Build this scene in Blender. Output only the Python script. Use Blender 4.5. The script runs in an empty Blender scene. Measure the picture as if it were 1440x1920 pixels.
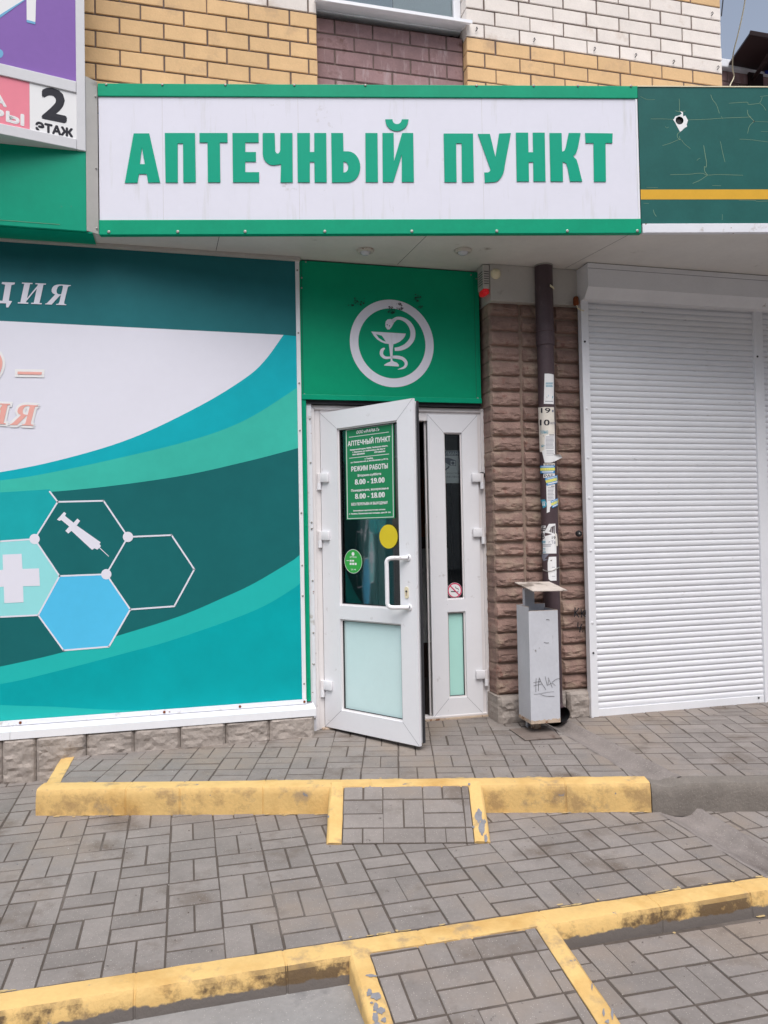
import bpy, bmesh, math, random
from mathutils import Vector, noise
from mathutils.geometry import tessellate_polygon
random.seed(7)
S = bpy.context.scene
COL = S.collection
# ------------------------------------------------------------------ camera
F_PX, CX, CY = 1440.0, 720.0, 960.0        # photo pixels (1440 x 1920)
PITCH, ROLL, YAW = math.radians(1.418), math.radians(1.096), math.radians(14.213)
CAM = Vector((0, -4.88, 1.256))            # wall plane is y=0, door threshold z=0
FW = Vector((math.sin(YAW)*math.cos(PITCH), math.cos(YAW)*math.cos(PITCH), math.sin(PITCH)))
R0 = FW.cross(Vector((0, 0, 1))).normalized(); D0 = FW.cross(R0)
if D0.z > 0: D0 = -D0
RT = math.cos(ROLL)*R0 + math.sin(ROLL)*D0
DN = -math.sin(ROLL)*R0 + math.cos(ROLL)*D0
cd = bpy.data.cameras.new('camera'); cam = bpy.data.objects.new('camera', cd); COL.objects.link(cam)
from mathutils import Matrix
m3 = Matrix((RT, -DN, -FW)).transposed()
cam.matrix_world = Matrix.Translation(CAM) @ m3.to_4x4()
cd.sensor_fit = 'VERTICAL'; cd.sensor_height = 36.0; cd.lens = 36.0*F_PX/1920.0
cd.clip_start = .05; cd.clip_end = 2000
S.camera = cam
# ------------------------------------------------------------------ light
SUN_EL, SUN_AZ = math.radians(60), math.radians(190)
wd = bpy.data.worlds.new('World'); S.world = wd; wd.use_nodes = True
nt = wd.node_tree; bgn = nt.nodes['Background']
sky = nt.nodes.new('ShaderNodeTexSky'); sky.sky_type = 'NISHITA'; sky.sun_disc = False
sky.sun_elevation = SUN_EL; sky.sun_rotation = SUN_AZ; sky.air_density = 1.0; sky.dust_density = 3.0; sky.ozone_density = 1.0
hs = nt.nodes.new('ShaderNodeHueSaturation'); hs.inputs['Saturation'].default_value = .6
nt.links.new(sky.outputs[0], hs.inputs['Color']); nt.links.new(hs.outputs[0], bgn.inputs['Color'])
bgn.inputs['Strength'].default_value = .10
sl = bpy.data.lights.new('sun', 'SUN'); sl.energy = 1.5; sl.angle = math.radians(50); sl.color = (1, .97, .96)
so = bpy.data.objects.new('sun', sl); COL.objects.link(so)
sd = Vector((math.sin(SUN_AZ)*math.cos(SUN_EL), math.cos(SUN_AZ)*math.cos(SUN_EL), math.sin(SUN_EL)))
so.rotation_euler = (-sd).to_track_quat('-Z', 'Y').to_euler(); so.location = (-2, -6, 8)
S.view_settings.view_transform = 'Standard'; S.view_settings.look = 'None'
S.view_settings.gamma = 1; S.view_settings.exposure = .84
S.render.engine = 'CYCLES'; S.cycles.max_bounces = 8; S.cycles.transparent_max_bounces = 12

# ------------------------------------------------------------------ projection onto real planes
def ray(px, py): return FW + RT*((px-CX)/F_PX) + DN*((py-CY)/F_PX)
def hit(px, py, p0, n):
    d = ray(px, py); return CAM + d*((Vector(p0)-CAM).dot(n)/d.dot(n))
def W(px, py, off=0.0): return hit(px, py, (0, -off, 0), Vector((0, 1, 0)))
def TER(px, py, dz=0): return hit(px, py, (0, 0, dz), Vector((0, -.015, 1)))
def MID(px, py, dz=0): return hit(px, py, (0, 0, -.115+dz), Vector((0, -.03, 1)))
def zter(y): return .015*y
def zmid(y): return -.115+.03*y

def lin(c):
    return tuple(((x/255.)/12.92 if x <= 10 else (((x/255.)+.055)/1.055)**2.4) for x in c)
def alb(c, k=.86):      # albedo that renders near this picture colour in the open light
    return tuple(min(.85, v/k) for v in lin(c))
# ------------------------------------------------------------------ materials
def mat(name, col, rough=.6, var=.0, vscale=6, bump=0., bscale=60, metal=0., isl=0., dirt=None, speck=None, spec=.4):
    m = bpy.data.materials.new(name); m.use_nodes = True; t = m.node_tree; N = t.nodes; L = t.links
    b = N['Principled BSDF']; b.inputs['Roughness'].default_value = rough; b.inputs['Metallic'].default_value = metal
    b.inputs['Specular IOR Level'].default_value = spec
    tc = N.new('ShaderNodeTexCoord'); geo = N.new('ShaderNodeNewGeometry')
    base = N.new('ShaderNodeRGB'); base.outputs[0].default_value = (*col, 1); out = base.outputs[0]
    def mul(out, fac_socket, lo, hi, fmin=0, fmax=1):
        mr = N.new('ShaderNodeMapRange'); mr.inputs[1].default_value = fmin; mr.inputs[2].default_value = fmax
        mr.inputs[3].default_value = lo; mr.inputs[4].default_value = hi
        L.new(fac_socket, mr.inputs[0])
        vm = N.new('ShaderNodeVectorMath'); vm.operation = 'SCALE'
        L.new(out, vm.inputs[0]); L.new(mr.outputs[0], vm.inputs['Scale']); return vm.outputs[0]
    def nz(scale, det=4, rough_=.6):
        n = N.new('ShaderNodeTexNoise'); n.inputs['Scale'].default_value = scale; n.inputs['Detail'].default_value = det
        n.inputs['Roughness'].default_value = rough_
        L.new(geo.outputs['Position'], n.inputs['Vector']); return n
    if isl: out = mul(out, geo.outputs['Random Per Island'], 1-isl, 1+isl)
    if var:
        out = mul(out, nz(vscale).outputs['Fac'], 1-var, 1+var, .3, .7)
        out = mul(out, nz(vscale*9, 3).outputs['Fac'], 1-var*.5, 1+var*.5, .3, .7)
    for d in (dirt or []):      # (colour, noise scale, threshold, softness[, stretch])
        n = nz(d[1], 6, .65)
        if len(d) > 4:
            mp = N.new('ShaderNodeMapping'); mp.inputs['Scale'].default_value = d[4]
            L.new(geo.outputs['Position'], mp.inputs[0]); L.new(mp.outputs[0], n.inputs['Vector'])
        r = N.new('ShaderNodeMapRange'); r.inputs[1].default_value = d[2]; r.inputs[2].default_value = d[2]+d[3]
        L.new(n.outputs['Fac'], r.inputs[0])
        mx = N.new('ShaderNodeMixRGB'); mx.inputs[2].default_value = (*d[0], 1)
        L.new(r.outputs[0], mx.inputs[0]); L.new(out, mx.inputs[1]); out = mx.outputs[0]
    if speck:                   # (colour, scale, threshold)
        v = N.new('ShaderNodeTexVoronoi'); v.inputs['Scale'].default_value = speck[1]
        L.new(geo.outputs['Position'], v.inputs['Vector'])
        r = N.new('ShaderNodeMapRange'); r.inputs[1].default_value = speck[2]; r.inputs[2].default_value = speck[2]*.6
        L.new(v.outputs['Distance'], r.inputs[0])
        g = N.new('ShaderNodeMath'); g.operation = 'GREATER_THAN'; g.inputs[1].default_value = .55
        sp = N.new('ShaderNodeSeparateColor'); L.new(v.outputs['Color'], sp.inputs[0]); L.new(sp.outputs[0], g.inputs[0])
        mm = N.new('ShaderNodeMath'); mm.operation = 'MULTIPLY'; L.new(r.outputs[0], mm.inputs[0]); L.new(g.outputs[0], mm.inputs[1])
        mx = N.new('ShaderNodeMixRGB'); mx.inputs[2].default_value = (*speck[0], 1)
        L.new(mm.outputs[0], mx.inputs[0]); L.new(out, mx.inputs[1]); out = mx.outputs[0]
    L.new(out, b.inputs['Base Color'])
    if bump:
        n = nz(bscale, 5); bp = N.new('ShaderNodeBump'); bp.inputs['Strength'].default_value = 1.0
        bp.inputs['Distance'].default_value = bump
        L.new(n.outputs['Fac'], bp.inputs['Height']); L.new(bp.outputs[0], b.inputs['Normal'])
    return m
def glass(name, tint, refl=1.0, rough=.02):
    m = bpy.data.materials.new(name); m.use_nodes = True; t = m.node_tree; N = t.nodes; L = t.links
    N.remove(N['Principled BSDF']); o = N['Material Output']
    tr = N.new('ShaderNodeBsdfTransparent'); tr.inputs[0].default_value = (*tint, 1)
    gl = N.new('ShaderNodeBsdfGlossy'); gl.inputs['Roughness'].default_value = rough
    fr = N.new('ShaderNodeFresnel'); fr.inputs[0].default_value = 1.45
    mu = N.new('ShaderNodeMath'); mu.operation = 'MULTIPLY'; mu.inputs[1].default_value = refl; L.new(fr.outputs[0], mu.inputs[0])
    mx = N.new('ShaderNodeMixShader'); L.new(mu.outputs[0], mx.inputs[0]); L.new(tr.outputs[0], mx.inputs[1]); L.new(gl.outputs[0], mx.inputs[2])
    L.new(mx.outputs[0], o.inputs[0]); return m
M = {}
M['white_sign'] = mat('white_sign_face', alb((212, 212, 228)), .5, .015, 3, dirt=[((.66, .66, .69), 6, .56, .2, (3, 3, .3)), ((.5, .48, .47), 5, .66, .1)], spec=.18)
M['letter_green'] = mat('letter_green', alb((0, 152, 122)), .45, .03, 4, spec=.18)
M['strip_green'] = mat('strip_green', alb((0, 146, 110)), .45, .06, 5, spec=.18)
M['fascia_green'] = mat('fascia_green', alb((0, 142, 112)), .42, .05, 3, dirt=[(lin((90, 130, 110)), 9, .68, .06)], spec=.18)
M['emblem_green'] = mat('emblem_green', alb((0, 142, 104)), .42, .05, 3, spec=.18)
M['dark_green'] = mat('weathered_dark_green', alb((33, 88, 84)), .5, .08, 7, spec=.18)
M['crack'] = mat('crack_pale', alb((128, 154, 124)), .8)
M['gold'] = mat('gold_stripe', alb((205, 158, 52)), .5, .04, 8, spec=.18)
M['white_metal'] = mat('white_painted_metal', (.80, .81, .84), .4, .03, 5, dirt=[(lin((150, 140, 130)), 14, .7, .08)])
M['rusty_white'] = mat('rusty_white_trim', (.76, .77, .82), .45, .03, 6, dirt=[(lin((130, 85, 55)), 22, .66, .05), (lin((170, 160, 150)), 10, .6, .15)])
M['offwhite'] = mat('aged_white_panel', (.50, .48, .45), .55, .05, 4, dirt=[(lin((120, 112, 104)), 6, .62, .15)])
M['soffit'] = mat('soffit_panel', (.68, .66, .63), .5, .05, 2.5, dirt=[(lin((110, 95, 80)), 3, .64, .12)])
M['pvc'] = mat('white_pvc', (.83, .83, .86), .32, .015, 3, dirt=[(lin((165, 156, 150)), 9, .64, .14), (lin((120, 112, 108)), 40, .72, .04)])
M['pvc_old'] = mat('white_pvc_weathered', (.78, .75, .75), .38, .03, 4, dirt=[(lin((130, 110, 95)), 11, .66, .1)])
M['seam'] = mat('seam_dark', (.03, .03, .035), .8)
M['seam_grey'] = mat('mitre_line', (.33, .33, .36), .8)
M['rust'] = mat('rust_spot', lin((120, 62, 30)), .9, .2, 30)
M['frost'] = mat('frosted_mint_glass', alb((198, 228, 228)), .25, .02, 3)
M['frost2'] = mat('frosted_green_glass', alb((172, 220, 210)), .25, .02, 3)
M['glass'] = glass('door_glass', (.9, .94, .94), 2.6)
M['pane'] = glass('window_glass', (.9, .95, .96), 1.6)
M['steel'] = mat('zinc_screw', (.35, .34, .32), .45, metal=.6)
M['black'] = mat('black_plastic', (.02, .02, .022), .45)
M['graffiti'] = mat('black_marker', (.025, .022, .025), .8)
M['brick_yellow'] = mat('yellow_brick', alb((204, 170, 126)), .85, .07, 7, .0012, 90, isl=.07, dirt=[(lin((180, 150, 120)), 4, .56, .2), (lin((95, 80, 68)), 38, .7, .05)])
M['brick_white'] = mat('white_brick', alb((216, 208, 200)), .85, .06, 7, .0012, 90, isl=.05, dirt=[(lin((190, 170, 150)), 4, .57, .2), (lin((110, 95, 85)), 38, .71, .05)])
M['brick_maroon'] = mat('maroon_brick', alb((139, 112, 112)), .85, .12, 9, .0012, 90, isl=.14, dirt=[(lin((178, 160, 160)), 7, .54, .2, (3, 3, .6)), (lin((110, 82, 76)), 9, .58, .15)])
M['mortar'] = mat('mortar', alb((104, 90, 84)), .95, .12, 15, .002, 80)
M['split_stone'] = mat('split_face_block', alb((134, 110, 101)), .92, .16, 14, .004, 80, isl=.13, dirt=[(alb((156, 138, 122)), 5, .5, .2), (alb((124, 92, 82)), 13, .58, .1), (alb((190, 176, 166)), 45, .70, .03)])
M['block_mortar'] = mat('block_mortar', alb((138, 120, 108)), .95, .1, 15, .002, 80)
M['plinth_mortar'] = mat('plinth_mortar', alb((150, 142, 135)), .95, .15, 12, .002, 80)
M['plinth_stone'] = mat('plinth_stone', alb((152, 143, 136)), .93, .14, 9, .004, 55, isl=.07, dirt=[(lin((95, 88, 84)), 7, .58, .2), (lin((176, 170, 166)), 12, .62, .15)])
M['paver'] = mat('concrete_paver', alb((122, 116, 112)), .93, .10, 7, .002, 160, isl=.11, dirt=[(alb((130, 119, 109)), 1.1, .50, .16), (alb((98, 88, 80)), 3, .55, .16), (alb((84, 78, 74)), 26, .66, .05), (alb((52, 46, 44)), 9, .73, .03)], speck=(lin((178, 170, 164)), 130, .20))
M['joint'] = mat('paver_joint_soil', alb((80, 72, 66)), .97, .15, 14, .002, 120, dirt=[(lin((104, 96, 90)), 2.2, .54, .12)])
M['swale'] = mat('gutter_concrete', alb((124, 117, 113)), .95, .12, 8, .003, 60, dirt=[(lin((92, 84, 80)), 4, .55, .2, (1, .35, 1))], speck=(lin((180, 172, 165)), 120, .22))
M['slab'] = mat('concrete_slab', alb((132, 130, 128)), .94, .1, 5, .002, 90, dirt=[(lin((105, 104, 104)), 5, .58, .2)], speck=(lin((180, 176, 170)), 110, .2))
M['asphalt'] = mat('street_asphalt', (.07, .07, .07), .95, .2, 4, .004, 60)
M['dark_kerb'] = mat('bare_concrete_kerb', alb((110, 104, 98)), .95, .14, 10, .004, 60, speck=(lin((150, 140, 130)), 130, .25))
M['pipe'] = mat('dark_brown_pipe', alb((72, 58, 62)), .5, .12, 8, .0008, 60, dirt=[(lin((110, 92, 90)), 16, .64, .08)])
M['grey_metal'] = mat('grey_painted_bin', alb((184, 186, 192)), .42, .05, 6, .0008, 40, dirt=[(lin((110, 104, 98)), 12, .66, .08), (lin((96, 96, 100)), 5, .66, .1, (3, 3, .7))])
M['bin_rust'] = mat('rusting_bin_metal', alb((176, 158, 140)), .7, .12, 12, .001, 60, dirt=[(lin((120, 78, 52)), 20, .54, .08), (lin((92, 84, 80)), 14, .6, .1)])
M['lid_metal'] = mat('lid_metal', alb((186, 176, 168)), .6, .08, 9, .0008, 50, dirt=[(lin((112, 78, 56)), 16, .62, .05), (lin((128, 118, 110)), 7, .56, .1)])
M['blind_pale'] = mat('blind_pale', (.78, .84, .82), .8)  # window reflections painted as two flat tones, pale and blue
M['blind_blue'] = mat('blind_blue', (.50, .62, .70), .8)
M['plate'] = mat('ground_plate', alb((108, 98, 92)), .7, .15, 9, .001, 60, dirt=[(lin((80, 62, 52)), 12, .58, .1)])
M['paper'] = mat('paper_white', alb((222, 224, 236)), .8, .03, 12)
M['paper_old'] = mat('paper_cream', alb((214, 208, 198)), .85, .07, 18)
M['ink'] = mat('print_black', (.02, .02, .03), .7)
M['ink_grey'] = mat('print_grey', alb((120, 122, 135)), .7)
M['ink_teal'] = mat('print_teal', alb((60, 150, 175)), .7)
M['sticker_blue'] = mat('sticker_blue', alb((60, 145, 205)), .5)
M['sticker_yellow'] = mat('sticker_yellow', alb((225, 220, 110)), .5)
M['plate_green'] = mat('hours_plate_green', alb((38, 128, 84)), .4, .02, 5, spec=.18)
M['plate_white'] = mat('hours_plate_print', alb((226, 236, 230)), .5)
M['yellow_disc'] = mat('yellow_disc', alb((212, 190, 40)), .4, .03, 10)
M['green_disc'] = mat('green_disc', alb((52, 160, 68)), .4)
M['red'] = mat('red_print', alb((205, 60, 100)), .4)
M['red_lens'] = mat('red_lens', (.75, .02, .03), .2)
M['lamp_glass'] = mat('lamp_lens', (.6, .61, .66), .25)
M['lamp_ring'] = mat('lamp_ring_rusty', (.55, .52, .47), .5, dirt=[(lin((110, 70, 45)), 60, .6, .05)])
M['cream'] = mat('cream_plastic', alb((214, 205, 176)), .45)
M['teal_dark'] = mat('banner_dark_teal', alb((33, 102, 108)), .45, .09, .9, spec=.18)
M['teal_deep'] = mat('banner_deep_teal', alb((22, 96, 98)), .45, .09, .9, spec=.18)
M['banner_white'] = mat('banner_white', alb((212, 212, 226)), .45, .015, 2, spec=.18)
M['cyan'] = mat('banner_cyan', alb((14, 160, 172)), .45, .09, .9, spec=.18)
M['mint'] = mat('banner_mint', alb((56, 174, 158)), .45, .09, .9, spec=.18)
M['teal_mid'] = mat('banner_mid_teal', alb((22, 160, 158)), .45, .09, .9, spec=.18)
M['teal_low'] = mat('banner_low_teal', alb((0, 153, 158)), .45, .09, .9, spec=.18)
M['teal_low2'] = mat('banner_low_teal_light', alb((32, 170, 165)), .45, .03, 2, spec=.18)
M['teal_left'] = mat('banner_left_teal', alb((24, 156, 160)), .45, .09, .9, spec=.18)
M['pale_teal'] = mat('banner_pale_teal', alb((140, 208, 210)), .45, .03, 2, spec=.18)
M['sky_blue'] = mat('banner_sky_blue', alb((78, 180, 220)), .45, .03, 2, spec=.18)
M['coral'] = mat('banner_coral', alb((226, 162, 152)), .45)
M['glow'] = mat('banner_pale_outline', alb((226, 232, 238)), .45)
M['purple'] = mat('poster_purple', alb((128, 95, 165)), .5, .03, 3, spec=.18)
M['pink'] = mat('poster_pink', alb((236, 130, 145)), .5, .03, 3, spec=.18)
M['poster_white'] = mat('poster_white', alb((225, 228, 242)), .5, spec=.18)
M['poster_blue'] = mat('poster_blue', alb((110, 165, 200)), .5, spec=.18)
M['alu'] = mat('pale_aluminium', (.66, .66, .68), .45, .03, 5, dirt=[(lin((140, 132, 125)), 12, .67, .1)])
M['dark_brown'] = mat('dark_brown_sheet', (.035, .02, .02), .55, .1, 6)
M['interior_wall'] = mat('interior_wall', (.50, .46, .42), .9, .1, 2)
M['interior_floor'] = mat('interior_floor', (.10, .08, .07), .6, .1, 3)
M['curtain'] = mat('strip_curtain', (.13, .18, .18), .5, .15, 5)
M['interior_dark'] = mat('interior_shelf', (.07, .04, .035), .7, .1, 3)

def kerb_mat(name, zworn):
    """yellow paint, chipped to concrete; the foot of the kerb (below zworn over the paving) never painted"""
    m = mat(name, alb((200, 167, 108)), .7, .07, 6, .0025, 70, dirt=[(alb((182, 144, 84)), 3.2, .5, .2), (alb((160, 136, 100)), 8, .56, .12)])
    t = m.node_tree; N = t.nodes; L = t.links; b = N['Principled BSDF']
    old = b.inputs['Base Color'].links[0].from_socket
    geo = N.new('ShaderNodeNewGeometry'); sep = N.new('ShaderNodeSeparateXYZ'); L.new(geo.outputs['Position'], sep.inputs[0])
    sn = N.new('ShaderNodeSeparateXYZ'); L.new(geo.outputs['True Normal'], sn.inputs[0])
    # grime on the upright face, blotchy
    n = N.new('ShaderNodeTexNoise'); n.inputs['Scale'].default_value = 5; n.inputs['Detail'].default_value = 7; n.inputs['Roughness'].default_value = .7
    L.new(geo.outputs['Position'], n.inputs['Vector'])
    r = N.new('ShaderNodeMapRange'); r.inputs[1].default_value = .45 if zworn else .5; r.inputs[2].default_value = .56 if zworn else .62; L.new(n.outputs['Fac'], r.inputs[0])
    up = N.new('ShaderNodeMapRange'); up.inputs[1].default_value = .75; up.inputs[2].default_value = .35; L.new(sn.outputs[2], up.inputs[0])
    mu = N.new('ShaderNodeMath'); mu.operation = 'MULTIPLY'; L.new(r.outputs[0], mu.inputs[0]); L.new(up.outputs[0], mu.inputs[1])
    mu2 = N.new('ShaderNodeMath'); mu2.operation = 'MULTIPLY'; mu2.inputs[1].default_value = .92 if zworn else .55; L.new(mu.outputs[0], mu2.inputs[0])
    mx = N.new('ShaderNodeMixRGB'); mx.inputs[2].default_value = (*alb((78, 62, 46) if zworn else (120, 96, 72)), 1)
    L.new(mu2.outputs[0], mx.inputs[0]); L.new(old, mx.inputs[1])
    # chips
    n2 = N.new('ShaderNodeTexNoise'); n2.inputs['Scale'].default_value = 16; n2.inputs['Detail'].default_value = 8; n2.inputs['Roughness'].default_value = .6
    L.new(geo.outputs['Position'], n2.inputs['Vector'])
    r2 = N.new('ShaderNodeMapRange'); r2.inputs[1].default_value = .685; r2.inputs[2].default_value = .70; L.new(n2.outputs['Fac'], r2.inputs[0])
    mx2 = N.new('ShaderNodeMixRGB'); mx2.inputs[2].default_value = (*alb((120, 118, 120)), 1)
    L.new(r2.outputs[0], mx2.inputs[0]); L.new(mx.outputs[0], mx2.inputs[1]); out = mx2.outputs[0]
    if zworn:
        a = N.new('ShaderNodeMath'); a.operation = 'MULTIPLY_ADD'; a.inputs[1].default_value = .05
        L.new(n2.outputs['Fac'], a.inputs[0]); L.new(sep.outputs[2], a.inputs[2])
        r3 = N.new('ShaderNodeMapRange'); r3.inputs[1].default_value = zworn+.006; r3.inputs[2].default_value = zworn; L.new(a.outputs[0], r3.inputs[0])
        mx3 = N.new('ShaderNodeMixRGB'); mx3.inputs[2].default_value = (*alb((98, 92, 88)), 1)
        L.new(r3.outputs[0], mx3.inputs[0]); L.new(out, mx3.inputs[1]); out = mx3.outputs[0]
    L.new(out, b.inputs['Base Color']); return m
M['kerb_upper'] = kerb_mat('yellow_kerb_paint', None)
M['kerb_lower'] = kerb_mat('yellow_kerb_paint_worn', -.215)

# ------------------------------------------------------------------ mesh builder
ORG = {}
class MB:
    def __init__(s): s.v = []; s.f = []; s.mi = []; s.mats = []
    def k(s, m):
        m = M[m] if isinstance(m, str) else m
        if m not in s.mats: s.mats.append(m)
        return s.mats.index(m)
    def face(s, pts, m):
        i = len(s.v); s.v += [Vector(p) for p in pts]; s.f.append(tuple(range(i, i+len(pts)))); s.mi.append(s.k(m))
    def mesh(s, vs, fs, m):
        i = len(s.v); s.v += [Vector(p) for p in vs]; k = s.k(m)
        for f in fs: s.f.append(tuple(i+j for j in f)); s.mi.append(k)
    def box(s, o, a, b, c, m, bev=0.0):
        """o corner, edge vectors a b c"""
        o, a, b, c = map(Vector, (o, a, b, c))
        if a.cross(b).dot(c) < 0: a, b = b, a
        if not bev:
            v = [o, o+a, o+a+b, o+b, o+c, o+a+c, o+a+b+c, o+b+c]
            s.mesh(v, [(3, 2, 1, 0), (4, 5, 6, 7), (0, 1, 5, 4), (1, 2, 6, 5), (2, 3, 7, 6), (3, 0, 4, 7)], m); return
        bm = bmesh.new(); vs = [bm.verts.new(p) for p in (o, o+a, o+a+b, o+b, o+c, o+a+c, o+a+b+c, o+b+c)]
        for f in [(3, 2, 1, 0), (4, 5, 6, 7), (0, 1, 5, 4), (1, 2, 6, 5), (2, 3, 7, 6), (3, 0, 4, 7)]: bm.faces.new([vs[i] for i in f])
        bmesh.ops.bevel(bm, geom=bm.edges[:], offset=min(bev, .45*min(a.length, b.length, c.length)), segments=2, profile=.5, affect='EDGES')
        bm.verts.index_update(); s.mesh([x.co.copy() for x in bm.verts], [tuple(x.index for x in f.verts) for f in bm.faces], m); bm.free()
    def bx(s, x0, x1, y0, y1, z0, z1, m, bev=0.0):
        s.box((x0, y0, z0), (x1-x0, 0, 0), (0, y1-y0, 0), (0, 0, z1-z0), m, bev)
    def slab(s, pts, n, t, m, holes=()):
        """flat shape: pts is its back outline, it stands t out along n"""
        n = Vector(n).normalized(); loops = [list(map(Vector, pts))]+[list(map(Vector, h)) for h in holes]
        flat = [p for l in loops for p in l]
        tris = tessellate_polygon(loops); k = s.k(m); i = len(s.v)
        s.v += [p+n*t for p in flat]
        for a, b, c in tris:
            nn = (flat[b]-flat[a]).cross(flat[c]-flat[a])
            if nn.length < 1e-12: continue
            s.f.append((i+a, i+b, i+c) if nn.dot(n) > 0 else (i+c, i+b, i+a)); s.mi.append(k)
        if t > 0:
            j = len(s.v); s.v += flat; q = 0
            for l in loops:
                L_ = len(l)
                for e in range(L_):
                    a, b = q+e, q+(e+1) % L_
                    s.f.append((j+a, j+b, i+b, i+a)); s.mi.append(k)
                q += L_
    def tube(s, path, r, m, seg=12, cap=True):
        path = list(map(Vector, path)); rings = []
        for i, p in enumerate(path):
            d = (path[min(i+1, len(path)-1)]-path[max(i-1, 0)]).normalized()
            if i == 0: ref = Vector((0, 0, 1)) if abs(d.z) < .9 else Vector((0, 1, 0))
            u = d.cross(ref).normalized(); w = u.cross(d); ref = w
            rr = r[i] if isinstance(r, (list, tuple)) else r
            rings.append([p+u*rr*math.cos(2*math.pi*k/seg)+w*rr*math.sin(2*math.pi*k/seg) for k in range(seg)])
        vs = [p for R in rings for p in R]; fs = []
        for i in range(len(rings)-1):
            for k in range(seg):
                fs.append((i*seg+(k+1) % seg, i*seg+k, (i+1)*seg+k, (i+1)*seg+(k+1) % seg))
        if cap: fs += [tuple(range(seg)), tuple(reversed(range((len(rings)-1)*seg, len(rings)*seg)))]
        s.mesh(vs, fs, m)
    def lathe(s, c, ax, prof, m, seg=24):
        """prof: list of (radius, height along ax)"""
        ax = Vector(ax).normalized(); u = ax.cross(Vector((0, 0, 1)) if abs(ax.z) < .9 else Vector((1, 0, 0))).normalized(); w = ax.cross(u)
        vs = []; fs = []
        for r, h in prof: vs += [Vector(c)+ax*h+(u*math.cos(2*math.pi*k/seg)+w*math.sin(2*math.pi*k/seg))*max(r, 1e-5) for k in range(seg)]
        for i in range(len(prof)-1):
            for k in range(seg): fs.append((i*seg+k, i*seg+(k+1) % seg, (i+1)*seg+(k+1) % seg, (i+1)*seg+k))
        s.mesh(vs, fs, m)
    def build(s, name, parent=None, smooth=False, label=None, cat=None, group=None, kind=None):
        xs = [p.x for p in s.v]; ys = [p.y for p in s.v]; zs = [p.z for p in s.v]
        o = Vector(((min(xs)+max(xs))/2, (min(ys)+max(ys))/2, min(zs)))
        me = bpy.data.meshes.new(name); me.from_pydata([p-o for p in s.v], [], s.f); 
        for m in s.mats: me.materials.append(m)
        me.polygons.foreach_set('material_index', s.mi)
        if smooth is True: me.polygons.foreach_set('use_smooth', [True]*len(me.polygons))
        me.update(); ob = bpy.data.objects.new(name, me); COL.objects.link(ob); ORG[ob.name] = o
        if smooth == 'auto':
            me.polygons.foreach_set('use_smooth', [True]*len(me.polygons)); me.set_sharp_from_angle(angle=math.radians(35))
        if parent: ob.parent = parent; ob.location = o-ORG[parent.name]
        else: ob.location = o
        tag(ob, label, cat, group, kind); return ob
def tag(o, label=None, cat=None, group=None, kind=None):
    for k_, v_ in (('label', label), ('category', cat), ('group', group), ('kind', kind)):
        if v_: o[k_] = v_
def thing(name, loc, label, cat, group=None):
    o = bpy.data.objects.new(name, None); COL.objects.link(o); o.location = loc; o.empty_display_size = .1
    ORG[o.name] = Vector(loc); tag(o, label, cat, group); return o
def copy_part(o, at, parent):
    c = o.copy(); COL.objects.link(c); c.parent = parent; c.location = Vector(at)-ORG[parent.name]; ORG[c.name] = Vector(at); return c
def catmull(pts, n=8):
    P = [Vector(p) for p in pts]; P = [P[0]*2-P[1]]+P+[P[-1]*2-P[-2]]; out = []
    for i in range(1, len(P)-2):
        for k in range(n):
            t = k/n; a, b, c, d = P[i-1:i+3]
            out.append(.5*((2*b)+(c-a)*t+(2*a-5*b+4*c-d)*t*t+(3*b-a-3*c+d)*t**3))
    out.append(P[-2]); return out
def ribbon2(pts, ws, n=8):
    """2-D ribbon outline with varying width"""
    q = catmull([Vector((p[0], p[1], w)) for p, w in zip(pts, ws)], n); L_, R_ = [], []
    for i, p in enumerate(q):
        d = (q[min(i+1, len(q)-1)]-q[max(i-1, 0)]); d = Vector((d.x, d.y)).normalized(); nn = Vector((-d.y, d.x))*p.z/2
        L_.append((p.x+nn.x, p.y+nn.y)); R_.append((p.x-nn.x, p.y-nn.y))
    return L_+R_[::-1]
_tc = {}
def glyphs(body):
    if body in _tc: return _tc[body]
    c = bpy.data.curves.new('t', 'FONT'); c.body = body; c.resolution_u = 3; o = bpy.data.objects.new('t', c); COL.objects.link(o)
    dg = bpy.context.evaluated_depsgraph_get(); dg.update(); me = o.evaluated_get(dg).to_mesh()
    vs = [(v.co.x, v.co.y) for v in me.vertices]; fs = [tuple(p.vertices) for p in me.polygons]
    o.evaluated_get(dg).to_mesh_clear(); bpy.data.objects.remove(o); bpy.data.curves.remove(c)
    x0 = min(v[0] for v in vs); x1 = max(v[0] for v in vs); y0 = min(v[1] for v in vs); y1 = max(v[1] for v in vs)
    r = ([((x-x0)/(x1-x0), (y-y0)/(y1-y0)) for x, y in vs], fs, (x1-x0)/(y1-y0)); _tc[body] = r; return r
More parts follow.
